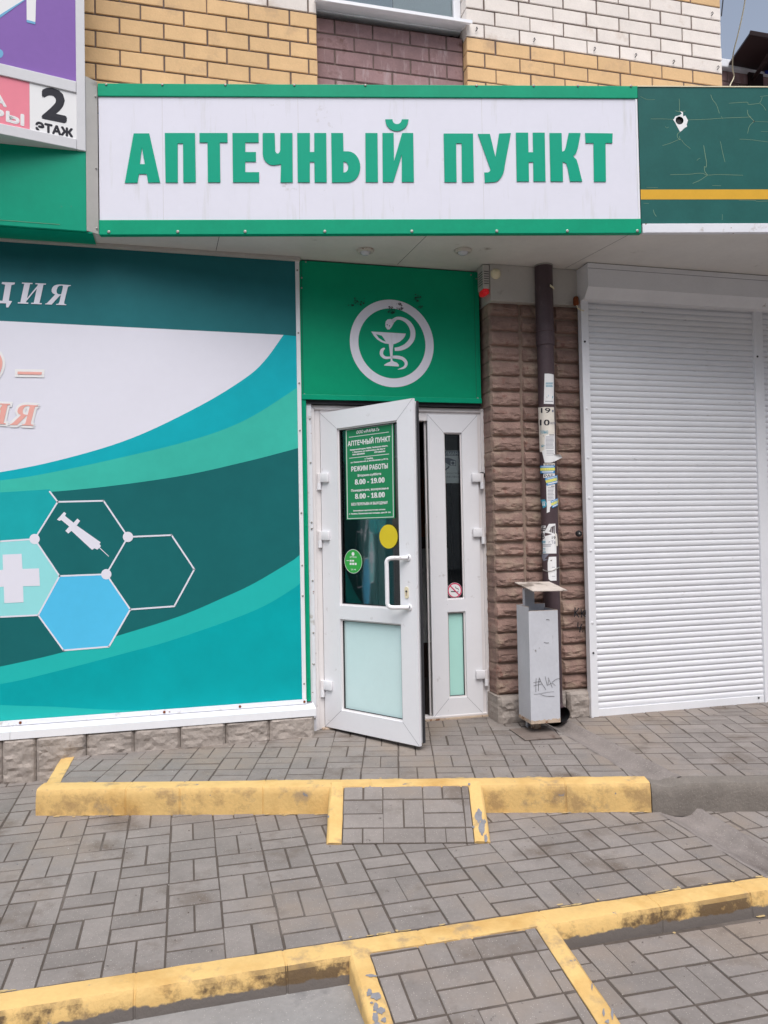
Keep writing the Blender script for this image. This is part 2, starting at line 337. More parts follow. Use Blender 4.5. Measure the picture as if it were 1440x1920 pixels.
def text(mb, body, q, fn, m, n, mirror=False, bold=0):
    """q = TL, TR, BR, BL in 2-D; fn maps 2-D to the surface"""
    vs, fs, asp = glyphs(body); offs = [(0, 0)]+([(bold*math.cos(a*.7854), bold*math.sin(a*.7854)) for a in range(8)] if bold else [])
    for li, (dx, dy) in enumerate(offs):
        P = []
        for x, y in vs:
            if mirror: x = 1-x
            tx = (q[0][0]*(1-x)+q[1][0]*x, q[0][1]*(1-x)+q[1][1]*x); bx_ = (q[3][0]*(1-x)+q[2][0]*x, q[3][1]*(1-x)+q[2][1]*x)
            P.append(Vector(fn(bx_[0]*(1-y)+tx[0]*y+dx, bx_[1]*(1-y)+tx[1]*y+dy))+Vector(n)*(.00012*li))
        F_ = []
        for f in fs:
            nn = (P[f[1]]-P[f[0]]).cross(P[f[2]]-P[f[0]]); F_.append(f if nn.dot(Vector(n)) > 0 else f[::-1])
        mb.mesh(P, F_, m)
YN = Vector((0, -1, 0))
def letter_i(q, fn, m, n, mb, grow=0.0):
    def at(x, y): tx = (q[0][0]*(1-x)+q[1][0]*x, q[0][1]*(1-x)+q[1][1]*x); bb = (q[3][0]*(1-x)+q[2][0]*x, q[3][1]*(1-x)+q[2][1]*x); return Vector(fn(bb[0]*(1-y)+tx[0]*y, bb[1]*(1-y)+tx[1]*y))
    g = grow
    for k, (x0, x1, y0, y1) in enumerate(((.10, .34, 0, 1), (.66, .90, 0, 1), (0, .44, 0, .055), (.56, 1, 0, .055), (0, .44, .945, 1), (.56, 1, .945, 1))):
        mb.slab([at(*p)+Vector(n)*(.00012*k) for p in ((x0-g, y0-g), (x1+g, y0-g), (x1+g, y1+g), (x0-g, y1+g))], n, .0001, m)
    mb.slab([at(*p)+Vector(n)*.0008 for p in ((.33-g, .10-g), (.34, .25), (.67+g, .90+g), (.66, .74))], n, .0001, m)
def screws(parent, pts, n, mats='steel', r=.006):
    s0 = None
    for p in pts:
        if s0 is None:
            b = MB(); b.lathe(p, n, [(r, -.001), (r, .0025), (r*.6, .004), (0, .004)], mats, 8); s0 = b.build('screw', parent); loc0 = ORG[s0.name]-Vector(p)
        else: copy_part(s0, Vector(p)+loc0, parent)

# ================================================================== GROUND
KA = Vector((-.667, -.605)); KB = Vector((2.244, -1.384)); KD = (KB-KA).normalized(); KN = Vector((KD.y, -KD.x))  # KN points to the street
if KN.y > 0: KN = -KN
def kline(x, off=0):      # y of the upper kerb's back line (moved off towards the street) at x
    p = KA+KN*off; return p.y+(x-p.x)*KD.y/KD.x
GX0, GX1 = 2.205, 2.365   # terrace gutter
HX0, HX1 = 2.245, 2.435   # middle gutter
YB, YF = -2.19, -2.288    # lower kerb back and front
ZL = -.272                # lower pavement
def clip(poly, a, b):
    out = []; n = len(poly)
    def sd_(p): return (b[0]-a[0])*(p[1]-a[1])-(b[1]-a[1])*(p[0]-a[0])
    for i in range(n):
        p, q = poly[i], poly[(i+1) % n]; sp, sq = sd_(p), sd_(q)
        if sp >= 0: out.append(p)
        if (sp >= 0) != (sq >= 0):
            t = sp/(sp-sq); out.append((p[0]+(q[0]-p[0])*t, p[1]+(q[1]-p[1])*t))
    return out
def paver(mb, poly, Fz, gap=.003, ch=.0014, dep=.005):
    if len(poly) < 3: return
    cx = sum(p[0] for p in poly)/len(poly); cy = sum(p[1] for p in poly)/len(poly)
    ar = abs(sum(poly[i][0]*poly[(i+1) % len(poly)][1]-poly[(i+1) % len(poly)][0]*poly[i][1] for i in range(len(poly))))/2
    if ar < .0004: return
    def inset(g):
        o = []; n = len(poly)
        for i in range(n):
            a, b, c = poly[i-1], poly[i], poly[(i+1) % n]
            d1 = Vector((b[0]-a[0], b[1]-a[1])); d2 = Vector((c[0]-b[0], c[1]-b[1]))
            if d1.length < 1e-5 or d2.length < 1e-5: o.append(b); continue
            d1.normalize(); d2.normalize(); n1 = Vector((-d1.y, d1.x)); n2 = Vector((-d2.y, d2.x))
            k = max(.35, 1+n1.dot(n2)); m = (n1+n2)/k*g; o.append((b[0]+m.x, b[1]+m.y))
        return o
    dz = random.gauss(0, .0007); tx, ty = random.gauss(0, .005), random.gauss(0, .005)
    g = gap*random.uniform(.6, 1.5)
    top = [Fz(*p)+Vector((0, 0, dz+(p[0]-cx)*tx+(p[1]-cy)*ty)) for p in inset(g+ch)]
    mid = [Fz(*p)+Vector((0, 0, dz-ch*.8)) for p in inset(g)]
    bot = [p-Vector((0, 0, dep)) for p in mid]
    n = len(top); vs = top+mid+bot; fs = [tuple(range(n))]
    for i in range(n):
        j = (i+1) % n; fs += [(n+i, n+j, j, i), (2*n+i, 2*n+j, n+j, n+i)]
    mb.mesh(vs, fs, 'paver')
def weave(mb, org, ang, U, i0, i1, j0, j1, par, clips, Fz, gap=.0034, jit=.0012):
    e1 = Vector((math.cos(ang), math.sin(ang))); e2 = Vector((-e1.y, e1.x))
    for i in range(i0, i1):
        for j in range(j0, j1):
            if (i+j) % 2 == par: rs = [(0, 0, 1, .5), (0, .5, 1, 1)]
            else: rs = [(0, 0, .5, 1), (.5, 0, 1, 1)]
            for a, b, c, d in rs:
                e_ = .0022/U; poly = [(a, b+e_), (c, b+e_), (c, d-e_), (a, d-e_)]; jx, jy = random.gauss(0, jit), random.gauss(0, jit)
                poly = [tuple(org+e1*((i+x)*U+jx)+e2*((j+y)*U+jy)) for x, y in poly]
                for cl in clips:
                    if poly: poly = clip(poly, *cl)
                if poly: paver(mb, poly, Fz, gap)
FT = lambda x, y: Vector((x, y, zter(y))); FM = lambda x, y: Vector((x, y, zmid(y))); FL = lambda x, y: Vector((x, y, ZL))
ang = math.atan2(KD.y, KD.x)
A = Vector((.83, kline(.83)+.002))
RI = (Vector((-.664, -.282)), Vector((-.667, -.605)))   # inner line of the return kerb
b = MB()
kl = ((KA.x, KA.y), (KB.x, KB.y))
weave(b, A, ang, .196, -9, 12, -1, 8, 0, [kl, (tuple(RI[0]), tuple(RI[1])), ((GX0, -2), (GX0, 1)), ((5, .0), (-5, .0))], FT)
weave(b, A, ang, .196, 5, 28, -1, 20, 0, [kl, ((GX1, 1), (GX1, -2)), ((6, .0), (-6, .0))], FT)
b.build('terrace_paving', kind='structure')
b = MB()
dz = Vector((0, 0, -.0030))
b.face([FT(-.70, .1)+dz, FT(-.70, kline(-.70, .03))+dz, FT(GX0+.004, kline(GX0, .03))+dz, FT(GX0+.004, .1)+dz], 'joint')
b.face([FT(GX1-.004, .1)+dz, FT(GX1-.004, kline(GX1, .03))+dz, FT(6.5, kline(6.5, .03))+dz, FT(6.5, .1)+dz], 'joint')
b.face([FM(-6, 0)+dz, FM(-6, YB-.03)+dz, FM(HX0+.004, YB-.03)+dz, FM(HX0+.004, 0)+dz], 'joint')
b.face([FM(HX1-.004, -1.2)+dz, FM(HX1-.004, YB-.03)+dz, FM(8, YB-.03)+dz, FM(8, -1.2)+dz], 'joint')
b.face([Vector(p) for p in ((.5, YF+.03, ZL-.0030), (.5, -5.6, ZL-.0030), (8, -5.6, ZL-.0030), (8, YF+.03, ZL-.0030))], 'joint')
b.build('paving_bed', kind='structure')
b = MB()
A2 = Vector((-.298, YB))
weave(b, A2, math.radians(.3), .1995, -16, 14, 0, 11, 1, [((HX0, -4), (HX0, 2))], FM, .0038)
weave(b, A2, math.radians(.3), .1995, 12, 40, 0, 6, 1, [((HX1, 2), (HX1, -4))], FM, .0038)
b.build('middle_paving', kind='structure')
b = MB()
weave(b, Vector((.55, YF)), math.radians(-1), .2, 0, 30, -17, 0, 0, [], FL, .0036)
b.build('lower_paving', kind='structure')
b = MB()
nx, ny = 40, 20; vs = []; fs = []
for j in range(ny+1):
    for i in range(nx+1):
        x = -6+i*(6.56/nx); y = YF+.02-(j/ny)*3.3; vs.append((x, y, ZL+.004*noise.noise(Vector((x*2, y*2, 0)))))
for j in range(ny):
    for i in range(nx): a = j*(nx+1)+i; fs.append((a, a+nx+1, a+nx+2, a+1))
b.mesh(vs, fs, 'slab'); b.build('concrete_pavement', kind='structure')
b = MB(); b.face([(-300, -5.55, ZL-.05), (-300, -300, ZL-.05), (300, -300, ZL-.05), (300, -5.55, ZL-.05)], 'asphalt')
b.face([(-300, 300, ZL-.09), (-300, -5.55, ZL-.09), (300, -5.55, ZL-.09), (300, 300, ZL-.09)], 'asphalt')
b.bx(-40, 40, -5.72, -5.55, ZL-.3, ZL-.003, 'dark_kerb', .01); b.build('street', kind='structure')
# gutters
def gutter(name, xa, xb, y0, y1, Fz, lip=0, dep=.022):
    b = MB(); n = 36; prof = [(0, .001), (.08, 0), (.25, -dep*.55), (.42, -dep), (.58, -dep), (.75, -dep*.6), (.9, lip), (1.0, lip*.9), (1.03, -.006)]
    vs = []; fs = []
    for j in range(n+1):
        y = y0+(y1-y0)*j/n; a = xa[0]+(xa[1]-xa[0])*j/n; c = xb[0]+(xb[1]-xb[0])*j/n
        for u, z in prof:
            x = a+(c-a)*u+.004*noise.noise(Vector((u*5, y*8, 3))); vs.append(Fz(x, y)+Vector((0, 0, z+.004*noise.noise(Vector((x*14, y*14, 0))))))
    k = len(prof)
    for j in range(n):
        for i in range(k-1): fs.append((j*k+i, (j+1)*k+i, (j+1)*k+i+1, j*k+i+1))
    b.mesh(vs, fs, 'swale'); return b.build(name, kind='structure', smooth=True)
gutter('drain_channel', (GX0, GX0-.02), (GX1, GX1+.03), -.28, kline(2.28, .05), FT, .008, .028)
gutter('drain_channel', (HX0-.02, HX0), (HX1, HX1), kline(2.35, .09), YB-.01, FM, .016, .024)

# ------------------------------------------------------------------ kerbs
def kerb(name, p0, p1, w, zt, zb, m, joints, label=None, cat=None, rad=.016, wob=.0022):
    p0, p1 = Vector(p0), Vector(p1); L_ = (p1-p0).length; d = (p1-p0)/L_; n = Vector((d.y, -d.x))
    st = [i*L_/max(2, int(L_/.035)) for i in range(max(2, int(L_/.035))+1)]
    for j in joints: st = [s for s in st if abs(s-j) > .009]+[j-.005, j-.0015, j+.0015, j+.005]
    st.sort(); b = MB(); prof = [(.001, -.03), (0, 0), (w*.35, 0), (w-rad*1.5, -.0005), (w-rad*.5, -rad*.25), (w-.001, -rad), (w+.002, -rad*2.2), (w+.004, None), (w+.006, 'b')]
    vs = []; fs = []
    for s in st:
        g = .004 if any(abs(s-j) < .002 for j in joints) else 0
        q = p0+d*s
        for o, z in prof:
            x = q+n*(o-(g if o > w*.5 else 0)); T_ = zt(x.x, x.y); Bz = zb(x.x, x.y)
            zz = T_+z-g*.6 if isinstance(z, (int, float)) else ((T_+Bz)/2 if z is None else Bz-.02)
            nn = noise.noise_vector(Vector((x.x*11, x.y*11, zz*11)))*wob+noise.noise_vector(Vector((x.x*40, x.y*40, zz*40)))*wob*.35
            vs.append((x.x+nn.x, x.y+nn.y, zz+nn.z*.7))
    k = len(prof)
    for j in range(len(st)-1):
        for i in range(k-1): fs.append((j*k+i, j*k+i+1, (j+1)*k+i+1, (j+1)*k+i))
    fs += [tuple(reversed(range(k))), tuple(range((len(st)-1)*k, len(st)*k))]
    b.mesh(vs, fs, m); o = b.build(name, smooth='auto', label=label, cat=cat); return o
KW = .095
zt_up = lambda x, y: zter(y)+.004
E0 = KA+KD*0; R_out0 = TER(78, 1483); R_out1 = TER(112, 1430)
kend = Vector((2.225, kline(2.225)))
js = []
for px in (253, 350, 500, 695, 1055):
    q = TER(px, 1462); js.append((Vector((q.x, q.y))-KA).dot(KD)+.0)
k0 = KA-KD*.075
js = [(j+.075) for j in js]
kerb('painted_kerb', k0, kend, KW, zt_up, lambda x, y: zmid(y), 'kerb_upper', js, 'long yellow painted kerb edging the raised terrace before the entrance', 'kerb')
kerb('painted_kerb', (-.655, -.13), (-.664, kline(-.664, .03)), .078, zt_up, lambda x, y: zmid(y), 'kerb_upper', [], None, None)
# the return belongs to the same run
ret = bpy.data.objects['painted_kerb.001']; run = bpy.data.objects['painted_kerb']
ret.name = 'end_return'; ret.parent = run; ret.location = ORG['painted_kerb.001']-ORG['painted_kerb']; ORG['end_return'] = ORG['painted_kerb.001']
def zt_dark(x, y):
    return zter(y)+.003-.02*math.exp(-((x-2.29)/.05)**2)
kerb('concrete_kerb', (2.229, kline(2.229)), (6.4, kline(6.4)), KW+.004, zt_dark, lambda x, y: zmid(y), 'dark_kerb', [1.4, 2.4], 'unpainted dark grey concrete kerb right of the drain channel', 'kerb', .024, .003)
zlk = lambda x, y: zmid(YB)+.001
jl = [W(px, py, 2.24).x+6 for px, py in ((254, 1840), (534, 1800), (791, 1760), (1021, 1715), (1226, 1690), (1392, 1650), (-300, 1900))]
kerb('painted_kerb', (-6, YB), (8, YB), -YF+YB, zlk, lambda x, y: ZL, 'kerb_lower', jl, 'worn yellow kerb along the pavement edge in the foreground, its foot bare concrete', 'kerb', .018)

rs_ = random.Random(11)
M['spill'] = mat('spilt_kerb_paint', alb((172, 150, 108)), .8, .1, 20)
def spill(parent, x0, x1, yf, Fz, n, dens=.5, side=1):
    b = MB()
    for _ in range(n):
        x = rs_.uniform(x0, x1)
        if noise.noise(Vector((x*2.3, 1.7*side, 4))) < .15-dens*.5: continue
        l, w = rs_.uniform(.008, .06), rs_.uniform(.002, .009); y = yf(x)+side*(.001+rs_.expovariate(260)); a = math.atan2(yf(x+.1)-yf(x), .1)
        pts = []
        for k in range(9):
            t = 2*math.pi*k/9; rr = rs_.uniform(.6, 1.1); dx, dy = l/2*math.cos(t)*rr, w*math.sin(t)*rr
            pts.append(Fz(x+dx*math.cos(a)-dy*math.sin(a), y+dx*math.sin(a)+dy*math.cos(a))+Vector((0, 0, .0022)))
        b.slab(pts, Vector((0, 0, 1)), 0, 'spill')
    if b.f: b.build('paint_spill', parent)
kerbs_ = [o for o in S.objects if o.name.startswith('painted_kerb')]; ORGK = kerbs_[0], kerbs_[-1]
spill(kerbs_[0], -.6, 2.2, lambda x: kline(x)+.004, FT, 150, .55); spill(kerbs_[0], -.7, 2.2, lambda x: kline(x, KW)-.006, FM, 110, .35, -1)
spill(kerbs_[-1], -1.5, 3.2, lambda x: YB+.004, FM, 90, .2); spill(kerbs_[-1], -1, 3, lambda x: YF-.008, FL, 30, .1, -1)

# ------------------------------------------------------------------ ramps
def ramp(name, TL, TR, BR, BL, wl, label, grp, zg, units, U, par, m, first=0.0):
    """corners of the whole ramp incl. its edgings"""
    TL, TR, BR, BL = map(Vector, (TL, TR, BR, BL)); c = (BL+BR)/2; root = thing(name, (c.x, c.y, zg), label, 'ramp', grp)
    n = (TR-TL).cross(BL-TL).normalized(); n = n if n.z > 0 else -n
    for side in (0, 1):
        t0, b0, inw = (TL, BL, (TR-TL).normalized()) if side == 0 else (TR, BR, (TL-TR).normalized())
        b = MB(); st = 14; vs = []; fs = []
        prof = [(0, -1), (0, -.012), (.004, -.003), (.014, .004), (wl-.012, .004), (wl-.002, -.001), (wl, -.02)]
        for i in range(st+1):
            p = t0+(b0-t0)*(i/st); p = p+(t0-b0).normalized()*.03*(1-i/st)
            for o, z in prof:
                q = p+inw*o+(n*z if z > -1 else Vector((0, 0, 0)))
                if z == -1: q.z = zg-.02
                nn = noise.noise_vector(q*13)*.0022; vs.append(q+nn)
        k = len(prof)
        for i in range(st):
            for j in range(k-1): fs.append((i*k+j, i*k+j+1, (i+1)*k+j+1, (i+1)*k+j) if side == 0 else (i*k+j, (i+1)*k+j, (i+1)*k+j+1, i*k+j+1))
        e = tuple(range(st*k, st*k+k)); fs.append(e if side else e[::-1])
        b.mesh(vs, fs, m); b.build('edging', root, smooth='auto')
    il, ir = TL+(TR-TL).normalized()*wl, TR+(TL-TR).normalized()*wl; bl, br = BL+(BR-BL).normalized()*wl, BR+(BL-BR).normalized()*wl
    Lv = (bl-il).length; Lw = (ir-il).length
    def Fr(u, v):   # u across from left, v up from the foot
        t = 1-v/Lv; s = u/Lw; return (il*(1-s)+ir*s)*(1-t)+(bl*(1-s)+br*s)*t
    b = MB(); weave(b, Vector((units[2], first)), 0, U, 0, units[0], 0, units[1], par, [((0, 0), (Lw, 0)), ((Lw, 0), (Lw, Lv+.01)), ((Lw, Lv+.01), (0, Lv+.01)), ((0, Lv), (0, 0))], Fr, .003)
    b.build('ramp_paving', root)
    b = MB(); q = [x-n*.0028 for x in (il, ir, br, bl)]; lo = [Vector((x.x, x.y, zg-.03)) for x in (bl, br)]
    b.face(q, 'joint'); b.face([q[3], q[2], lo[1], lo[0]], 'joint'); b.build('ramp_bed', root)
    return root
kf = lambda x, dz=-.004: Vector((x, kline(x, KW-.01), zter(kline(x))+dz))
bl, br = MID(611, 1584), MID(920, 1581)
tlx, trx = TER(616, 1472).x, TER(903, 1469).x
ramp('entrance_ramp', kf(tlx), kf(trx), br+Vector((0, 0, .006)), bl+Vector((0, 0, .006)), .073, 'small paved ramp with yellow edges up to the terrace before the door', 'paved ramps', zmid(-1.45), (4, 3, 0), .196, 1, 'kerb_upper', -.1)
RS = .17; P0 = Vector((0, YF+.006, zlk(0, 0)-.008)); RNv = Vector((0, -RS, 1))
RH = lambda px, py: hit(px, py, P0, RNv)
a0, a1, c0, c1 = RH(652, 1792), RH(692, 1920), RH(1036, 1728), RH(1168, 1920)
ln = .53
def ext(p, q): d = (q-p); d = d/(-d.y); return p+d*ln
L0, R0_ = a0+(a1-a0)*((P0.y-a0.y)/(a1.y-a0.y)), c0+(c1-c0)*((P0.y-c0.y)/(c1.y-c0.y))
BLp, BRp = ext(L0, a1), ext(R0_, c1)
ramp('entrance_ramp', L0, R0_, BRp, BLp, .075, 'near paved ramp with chipped yellow edges up the foreground kerb', 'paved ramps', ZL, (5, 4, -.03), .2, 0, 'kerb_lower' if False else 'kerb_upper', .03)

# flaked paint on the ramp edgings
M['flake'] = mat('bare_concrete_flake', alb((122, 122, 126)), .95, .15, 30, .002, 90)
def flake(parent, surf, blobs, seed=0):
    rq = random.Random(seed); b = MB()
    for cx_, cy_, rx, ry in blobs:
        n = 22; ph_ = rq.random()*9; pts = []
        for k in range(n):
            t = 2*math.pi*k/n; rr = 1+.55*noise.noise(Vector((math.cos(t)*1.3+ph_, math.sin(t)*1.3, ph_)))+.25*noise.noise(Vector((math.cos(t)*4, math.sin(t)*4, ph_)))
            pts.append(surf(cx_+rx*math.cos(t)*rr, cy_+ry*math.sin(t)*rr))
        b = MB(); b.slab(pts, Vector((0, 0, 1)), .0002, 'flake'); b.build('flaked_patch', parent)
rp_ = [o for o in S.objects if o.name.startswith('entrance_ramp')]
R1n = (Vector(kf(trx))-Vector(kf(tlx))).cross(bl-Vector(kf(tlx))).normalized(); R1n = R1n if R1n.z > 0 else -R1n
flake(rp_[0], lambda x, y: hit(x, y, Vector(kf(tlx))+R1n*.0062, R1n), [(898, 1530, 6, 12), (904, 1552, 5, 14), (911, 1570, 3, 8), (887, 1550, 2.5, 2), (880, 1470, 3, 2), (623, 1547, 5, 4), (632, 1532, 1.6, 3), (616, 1531, 1.6, 2), (634, 1541, 3, 1.5), (909, 1540, 2, 4)], 2)
R2n = (R0_-L0).cross(BLp-L0).normalized(); R2n = R2n if R2n.z > 0 else -R2n
flake(rp_[1], lambda x, y: hit(x, y, L0+R2n*.0062, R2n), [(697, 1829, 9, 2.6), (692, 1861, 5, 7), (705, 1868, 12, 6), (697, 1880, 2.5, 2), (704, 1888, 5, 8), (714, 1895, 7, 6), (705, 1906, 6, 9), (720, 1912, 5, 4), (707, 1925, 9, 8), (1132, 1898, 2, 7), (1110, 1850, 1.2, 7), (1148, 1900, 2.5, 10), (1139, 1915, 4, 3)], 5)
# loose grit on the paving
b = MB(); rg = random.Random(5)
for _ in range(420):
    x, y = rg.uniform(-1.6, 3.6), rg.uniform(-3.6, -.2)
    if y > kline(x, KW+.01) and x > -.75: zz_ = zter(y) if y < kline(x)-.0 or y > kline(x) else 0
    elif y > YB: zz_ = zmid(y)
    elif y < YF-.02: zz_ = ZL
    else: continue
    if y < YF and .45 < x < 1.32: continue
    sz = rg.uniform(.0012, .0038); q = Vector((x, y, zz_+sz*.4)); vs = [q+Vector((rg.uniform(.6, 1.2)*sz*a_, rg.uniform(.6, 1.2)*sz*b_, rg.uniform(.5, .9)*sz*c_)) for a_, b_, c_ in ((1, 0, 0), (-1, 0, 0), (0, 1, 0), (0, -1, 0), (0, 0, 1), (0, 0, -1))]
    b.mesh(vs, [(0, 2, 4), (2, 1, 4), (1, 3, 4), (3, 0, 4), (2, 0, 5), (1, 2, 5), (3, 1, 5), (0, 3, 5)], rg.choice(['flake', 'mortar', 'joint', 'offwhite']))
b.build('loose_grit', label='tiny loose grit scattered over the paving', cat='grit', kind='stuff')

# ================================================================== BUILDING
BLD = thing('brick_building', (1.4, 0, 0), 'yellow and white brick building with stone faced pillar and grey plinth behind the shop signs', 'building')
def brick(mb, x0, x1, z0, z1, yf, m, dep=.02, j=.0012):
    x0 += random.gauss(0, j); x1 += random.gauss(0, j); z0 += random.gauss(0, j*.6); z1 += random.gauss(0, j*.6); y = yf+random.gauss(0, .0008); c = .0035
    vs = [(x0+c, y, z0+c), (x1-c, y, z0+c), (x1-c, y, z1-c), (x0+c, y, z1-c), (x0, y+c, z0), (x1, y+c, z0), (x1, y+c, z1), (x0, y+c, z1),
          (x0, y+dep, z0), (x1, y+dep, z0), (x1, y+dep, z1), (x0, y+dep, z1)]
    mb.mesh(vs, [(0, 1, 2, 3)]+[(4+i, 4+(i+1) % 4, (i+1) % 4, i) for i in range(4)]+[(8+i, 8+(i+1) % 4, 4+(i+1) % 4, 4+i) for i in range(4)], m)
ZC, PZ, PX = 4.642, .1015, .262
WX0, WX1 = .845, 1.887
ZW = 4.70
bL, bR = MB(), MB()
def course_cols(k, x): return None
for k in range(-9, 22):
    z0 = ZC+k*PZ+.005; z1 = z0+PZ-.010
    for (xa, xb, ph) in ((-3.2, WX0, WX0), (WX1, 3.925, WX1)):
        m = 'brick_yellow' if (k < 0 or (k >= 5 and xa > 0) or k >= 9) else 'brick_white'
        if xa < 0:
            x = xb - (.176 if k % 2 else .055); xs = [xb, x]
            while xs[-1] > xa: xs.append(xs[-1]-PX)
            xs = xs[::-1]
        else:
            x = xa+(.131 if k % 2 == 0 else .212); xs = [xa, x]
            while xs[-1] < xb-.14: xs.append(xs[-1]+PX)
            xs[-1] = xb if xb-xs[-2] > .06 else xs[-1]
            if xs[-1] < xb-.02: xs.append(xb)
            xs = [q for q in xs if q <= xb]
            if xs[-1] != xb: xs.append(xb)
        for p, q in zip(xs, xs[1:]):
            if q-p > .03:
                edge = abs(p-WX1) < .001 or abs(q-WX0) < .001
                brick(bL if xa < 0 else bR, p+(0 if abs(p-WX1) < .001 else .005), q-(0 if abs(q-WX0) < .001 or abs(q-3.925) < .001 else .005), z0, z1, 0, m, .14 if edge else .02)
bL.build('brick_wall', BLD); bR.build('brick_wall', BLD)
b = MB()
b.bx(-3.2, WX0-.004, .007, .3, 3.4, 7.0, 'mortar'); b.bx(WX1+.004, 3.918, .007, .3, 3.4, 7.0, 'mortar'); b.bx(WX0-.002, WX1+.002, .075, .3, 3.4, 4.66, 'mortar')
b.bx(3.5, 3.916, .3, 5, 0, 7.0, 'mortar'); b.bx(-3.2, 3.91, 4.5, 5.0, 0, 7, 'mortar'); b.bx(-3.3, -3.2, .0, 5, 0, 7, 'mortar'); b.bx(-3.2, 3.92, 0.01, 5, 6.99, 7.1, 'mortar')
b.bx(-3.2, .75, .03, .3, -.25, 3.4, 'mortar'); b.bx(1.95, 6.6, .03, .3, -.25, 3.4, 'mortar'); b.bx(.74, 1.96, .03, .3, 2.075, 3.4, 'mortar')
b.build('wall_core', BLD)
b = MB()
for k in range(-9, 1):
    z0 = 4.57+k*PZ+.005; z1 = z0+PZ-.010; x = WX0+(.002 if k % 2 else -.13)
    while x < WX1:
        p, q = max(x, WX0+.002), min(x+PX, WX1-.004); x += PX
        if q-p > .02: brick(b, p+.005, q-.005, z0, z1, .068, 'brick_maroon')
b.build('recessed_brick_panel', BLD)
# wall anchor hooks on the white bricks
hp = None
for px, py in ((893, 56), (1001, 76), (1114, 93), (1191, 105), (1262, 117), (1345, 128), (1334, 27)):
    q = W(px, py)
    b = MB(); b.tube([q+Vector((0, .01, .01)), q+Vector((0, -.012, .012)), q+Vector((.004, -.016, 0)), q+Vector((-.004, -.012, -.012)), q+Vector((-.008, -.006, -.016))], .0028, 'black', 6)
    hp = b.build('wall_hook', BLD)
# window
win = MB(); win.bx(WX0+.002, WX1-.002, .10, .16, 4.735, 4.80, 'white_metal', .004); win.bx(WX1-.055, WX1-.003, .098, .16, 4.80, 6.2, 'white_metal', .004)
win.bx(WX0+.003, WX0+.055, .098, .16, 4.80, 6.2, 'white_metal', .004); win.bx(WX0+.055, WX1-.055, .10, .16, 6.15, 6.2, 'white_metal', .004)
wf = win.build('window', BLD)
b = MB(); b.bx(WX0+.055, WX1-.055, .125, .13, 4.80, 6.15, 'pane'); b.build('pane', wf)
b = MB(); b.bx(WX0+.56, WX1-.055, .137, .14, 4.80, 6.15, 'blind_pale'); b.build('blind', wf)  # two coloured sheets behind the pane imitate its pale reflections
b = MB(); b.bx(WX0+.055, WX0+.56, .15, .155, 4.80, 6.15, 'blind_blue'); b.build('blind', wf)
b = MB(); b.slab([(0, -.055, 4.722), (0, .1, 4.752), (0, .1, 4.742), (0, -.05, 4.715), (0, -.05, 4.700), (0, -.056, 4.700)], Vector((1, 0, 0)), WX1+.022-(WX0-.012), 'white_metal')
b.v = [v+Vector((WX0-.012, 0, 0)) for v in b.v]; b.slab([(WX0-.012, -.055, 4.722), (WX0-.012, .1, 4.752), (WX0-.012, .1, 4.742), (WX0-.012, -.05, 4.715), (WX0-.012, -.05, 4.700), (WX0-.012, -.056, 4.700)], Vector((-1, 0, 0)), 0, 'white_metal')
b.build('window_sill', wf)
b = MB(); b.bx(WX0-.2, WX1+.2, .9, .92, 4.5, 6.5, 'interior_dark'); b.build('room_wall', wf)

# split-face pillar
def rough(mb, x0, x1, z0, z1, yf, m, nx, nz, amp, seed, top=.42, ydeep=0.0, wob=.004):
    vs = []; fs = []
    for j in range(nz+1):
        for i in range(nx+1):
            u, v = i/nx, j/nz; x = x0+(x1-x0)*u; z = z0+(z1-z0)*v
            e = min(u, 1-u)*(x1-x0); eh = min(v, 1.0)*(z1-z0); tt = (1-v)*(z1-z0)
            s = min(1, e/.014)**.6*min(1, eh/.012)**.6; s = max(s, .35) if amp < .026 else s
            sl_ = min(1, tt/(top*(z1-z0)))          # weathered slope on the upper part
            q = Vector((x*9+seed*3.1, z*22, seed*7.7)); r = (noise.noise(q)*.6+noise.noise(q*2.3)*.6+noise.noise(q*5.1)*.3); r = round(r*5)/5*.6+r*.4
            r2 = abs(noise.noise(q*1.3+Vector((5, 5, 5))))
            dpt = amp*(.34+.66*sl_**.8)*s+(r*amp*.45+r2*amp*.3)*s*(.25 if sl_ < 1 else 1)
            if 0 < i < nx: x += noise.noise(q*3+Vector((9, 0, 0)))*.004
            if 0 < j < nz: z += noise.noise(q*3+Vector((0, 9, 0)))*.003
            if i in (0, nx): x += (noise.noise(Vector((seed*5.3, z*30, i)))*wob)*(1 if j not in (0, nz) else .3)
            vs.append((x, yf+amp*.75-dpt, z))
    for j in range(nz):
        for i in range(nx):
            a = j*(nx+1)+i; c = a+nx+1
            if (i+j) % 2: fs += [(a, a+1, c+1), (a, c+1, c)]
            else: fs += [(a, a+1, c), (a+1, c+1, c)]
    ring = [i for i in range(nx+1)]+[j*(nx+1)+nx for j in range(1, nz+1)]+[nz*(nx+1)+i for i in range(nx-1, -1, -1)]+[j*(nx+1) for j in range(nz-1, 0, -1)]
    k = len(vs)
    for r_ in ring: vs.append((vs[r_][0], ydeep, vs[r_][2]))
    n = len(ring)
    for i in range(n): fs.append((ring[(i+1) % n], ring[i], k+i, k+(i+1) % n))
    mb.mesh(vs, fs, m)
PXS = [1.938, 2.163, 2.405, 2.605]; rows = 26; zb_, zt_ = .168, 2.768; ph = (zt_-zb_)/rows
b = MB()
for k in range(rows):
    z0 = zb_+k*ph
    for c in range(3):
        rough(b, PXS[c]+.004, PXS[c+1]-.004, z0+.004, z0+ph-.004, -.155+random.uniform(-.006, .006), 'split_stone', 18 if c < 2 else 12, 11, .028, k*3+c, .40, 0, .006)
b.build('pillar_facing', BLD)
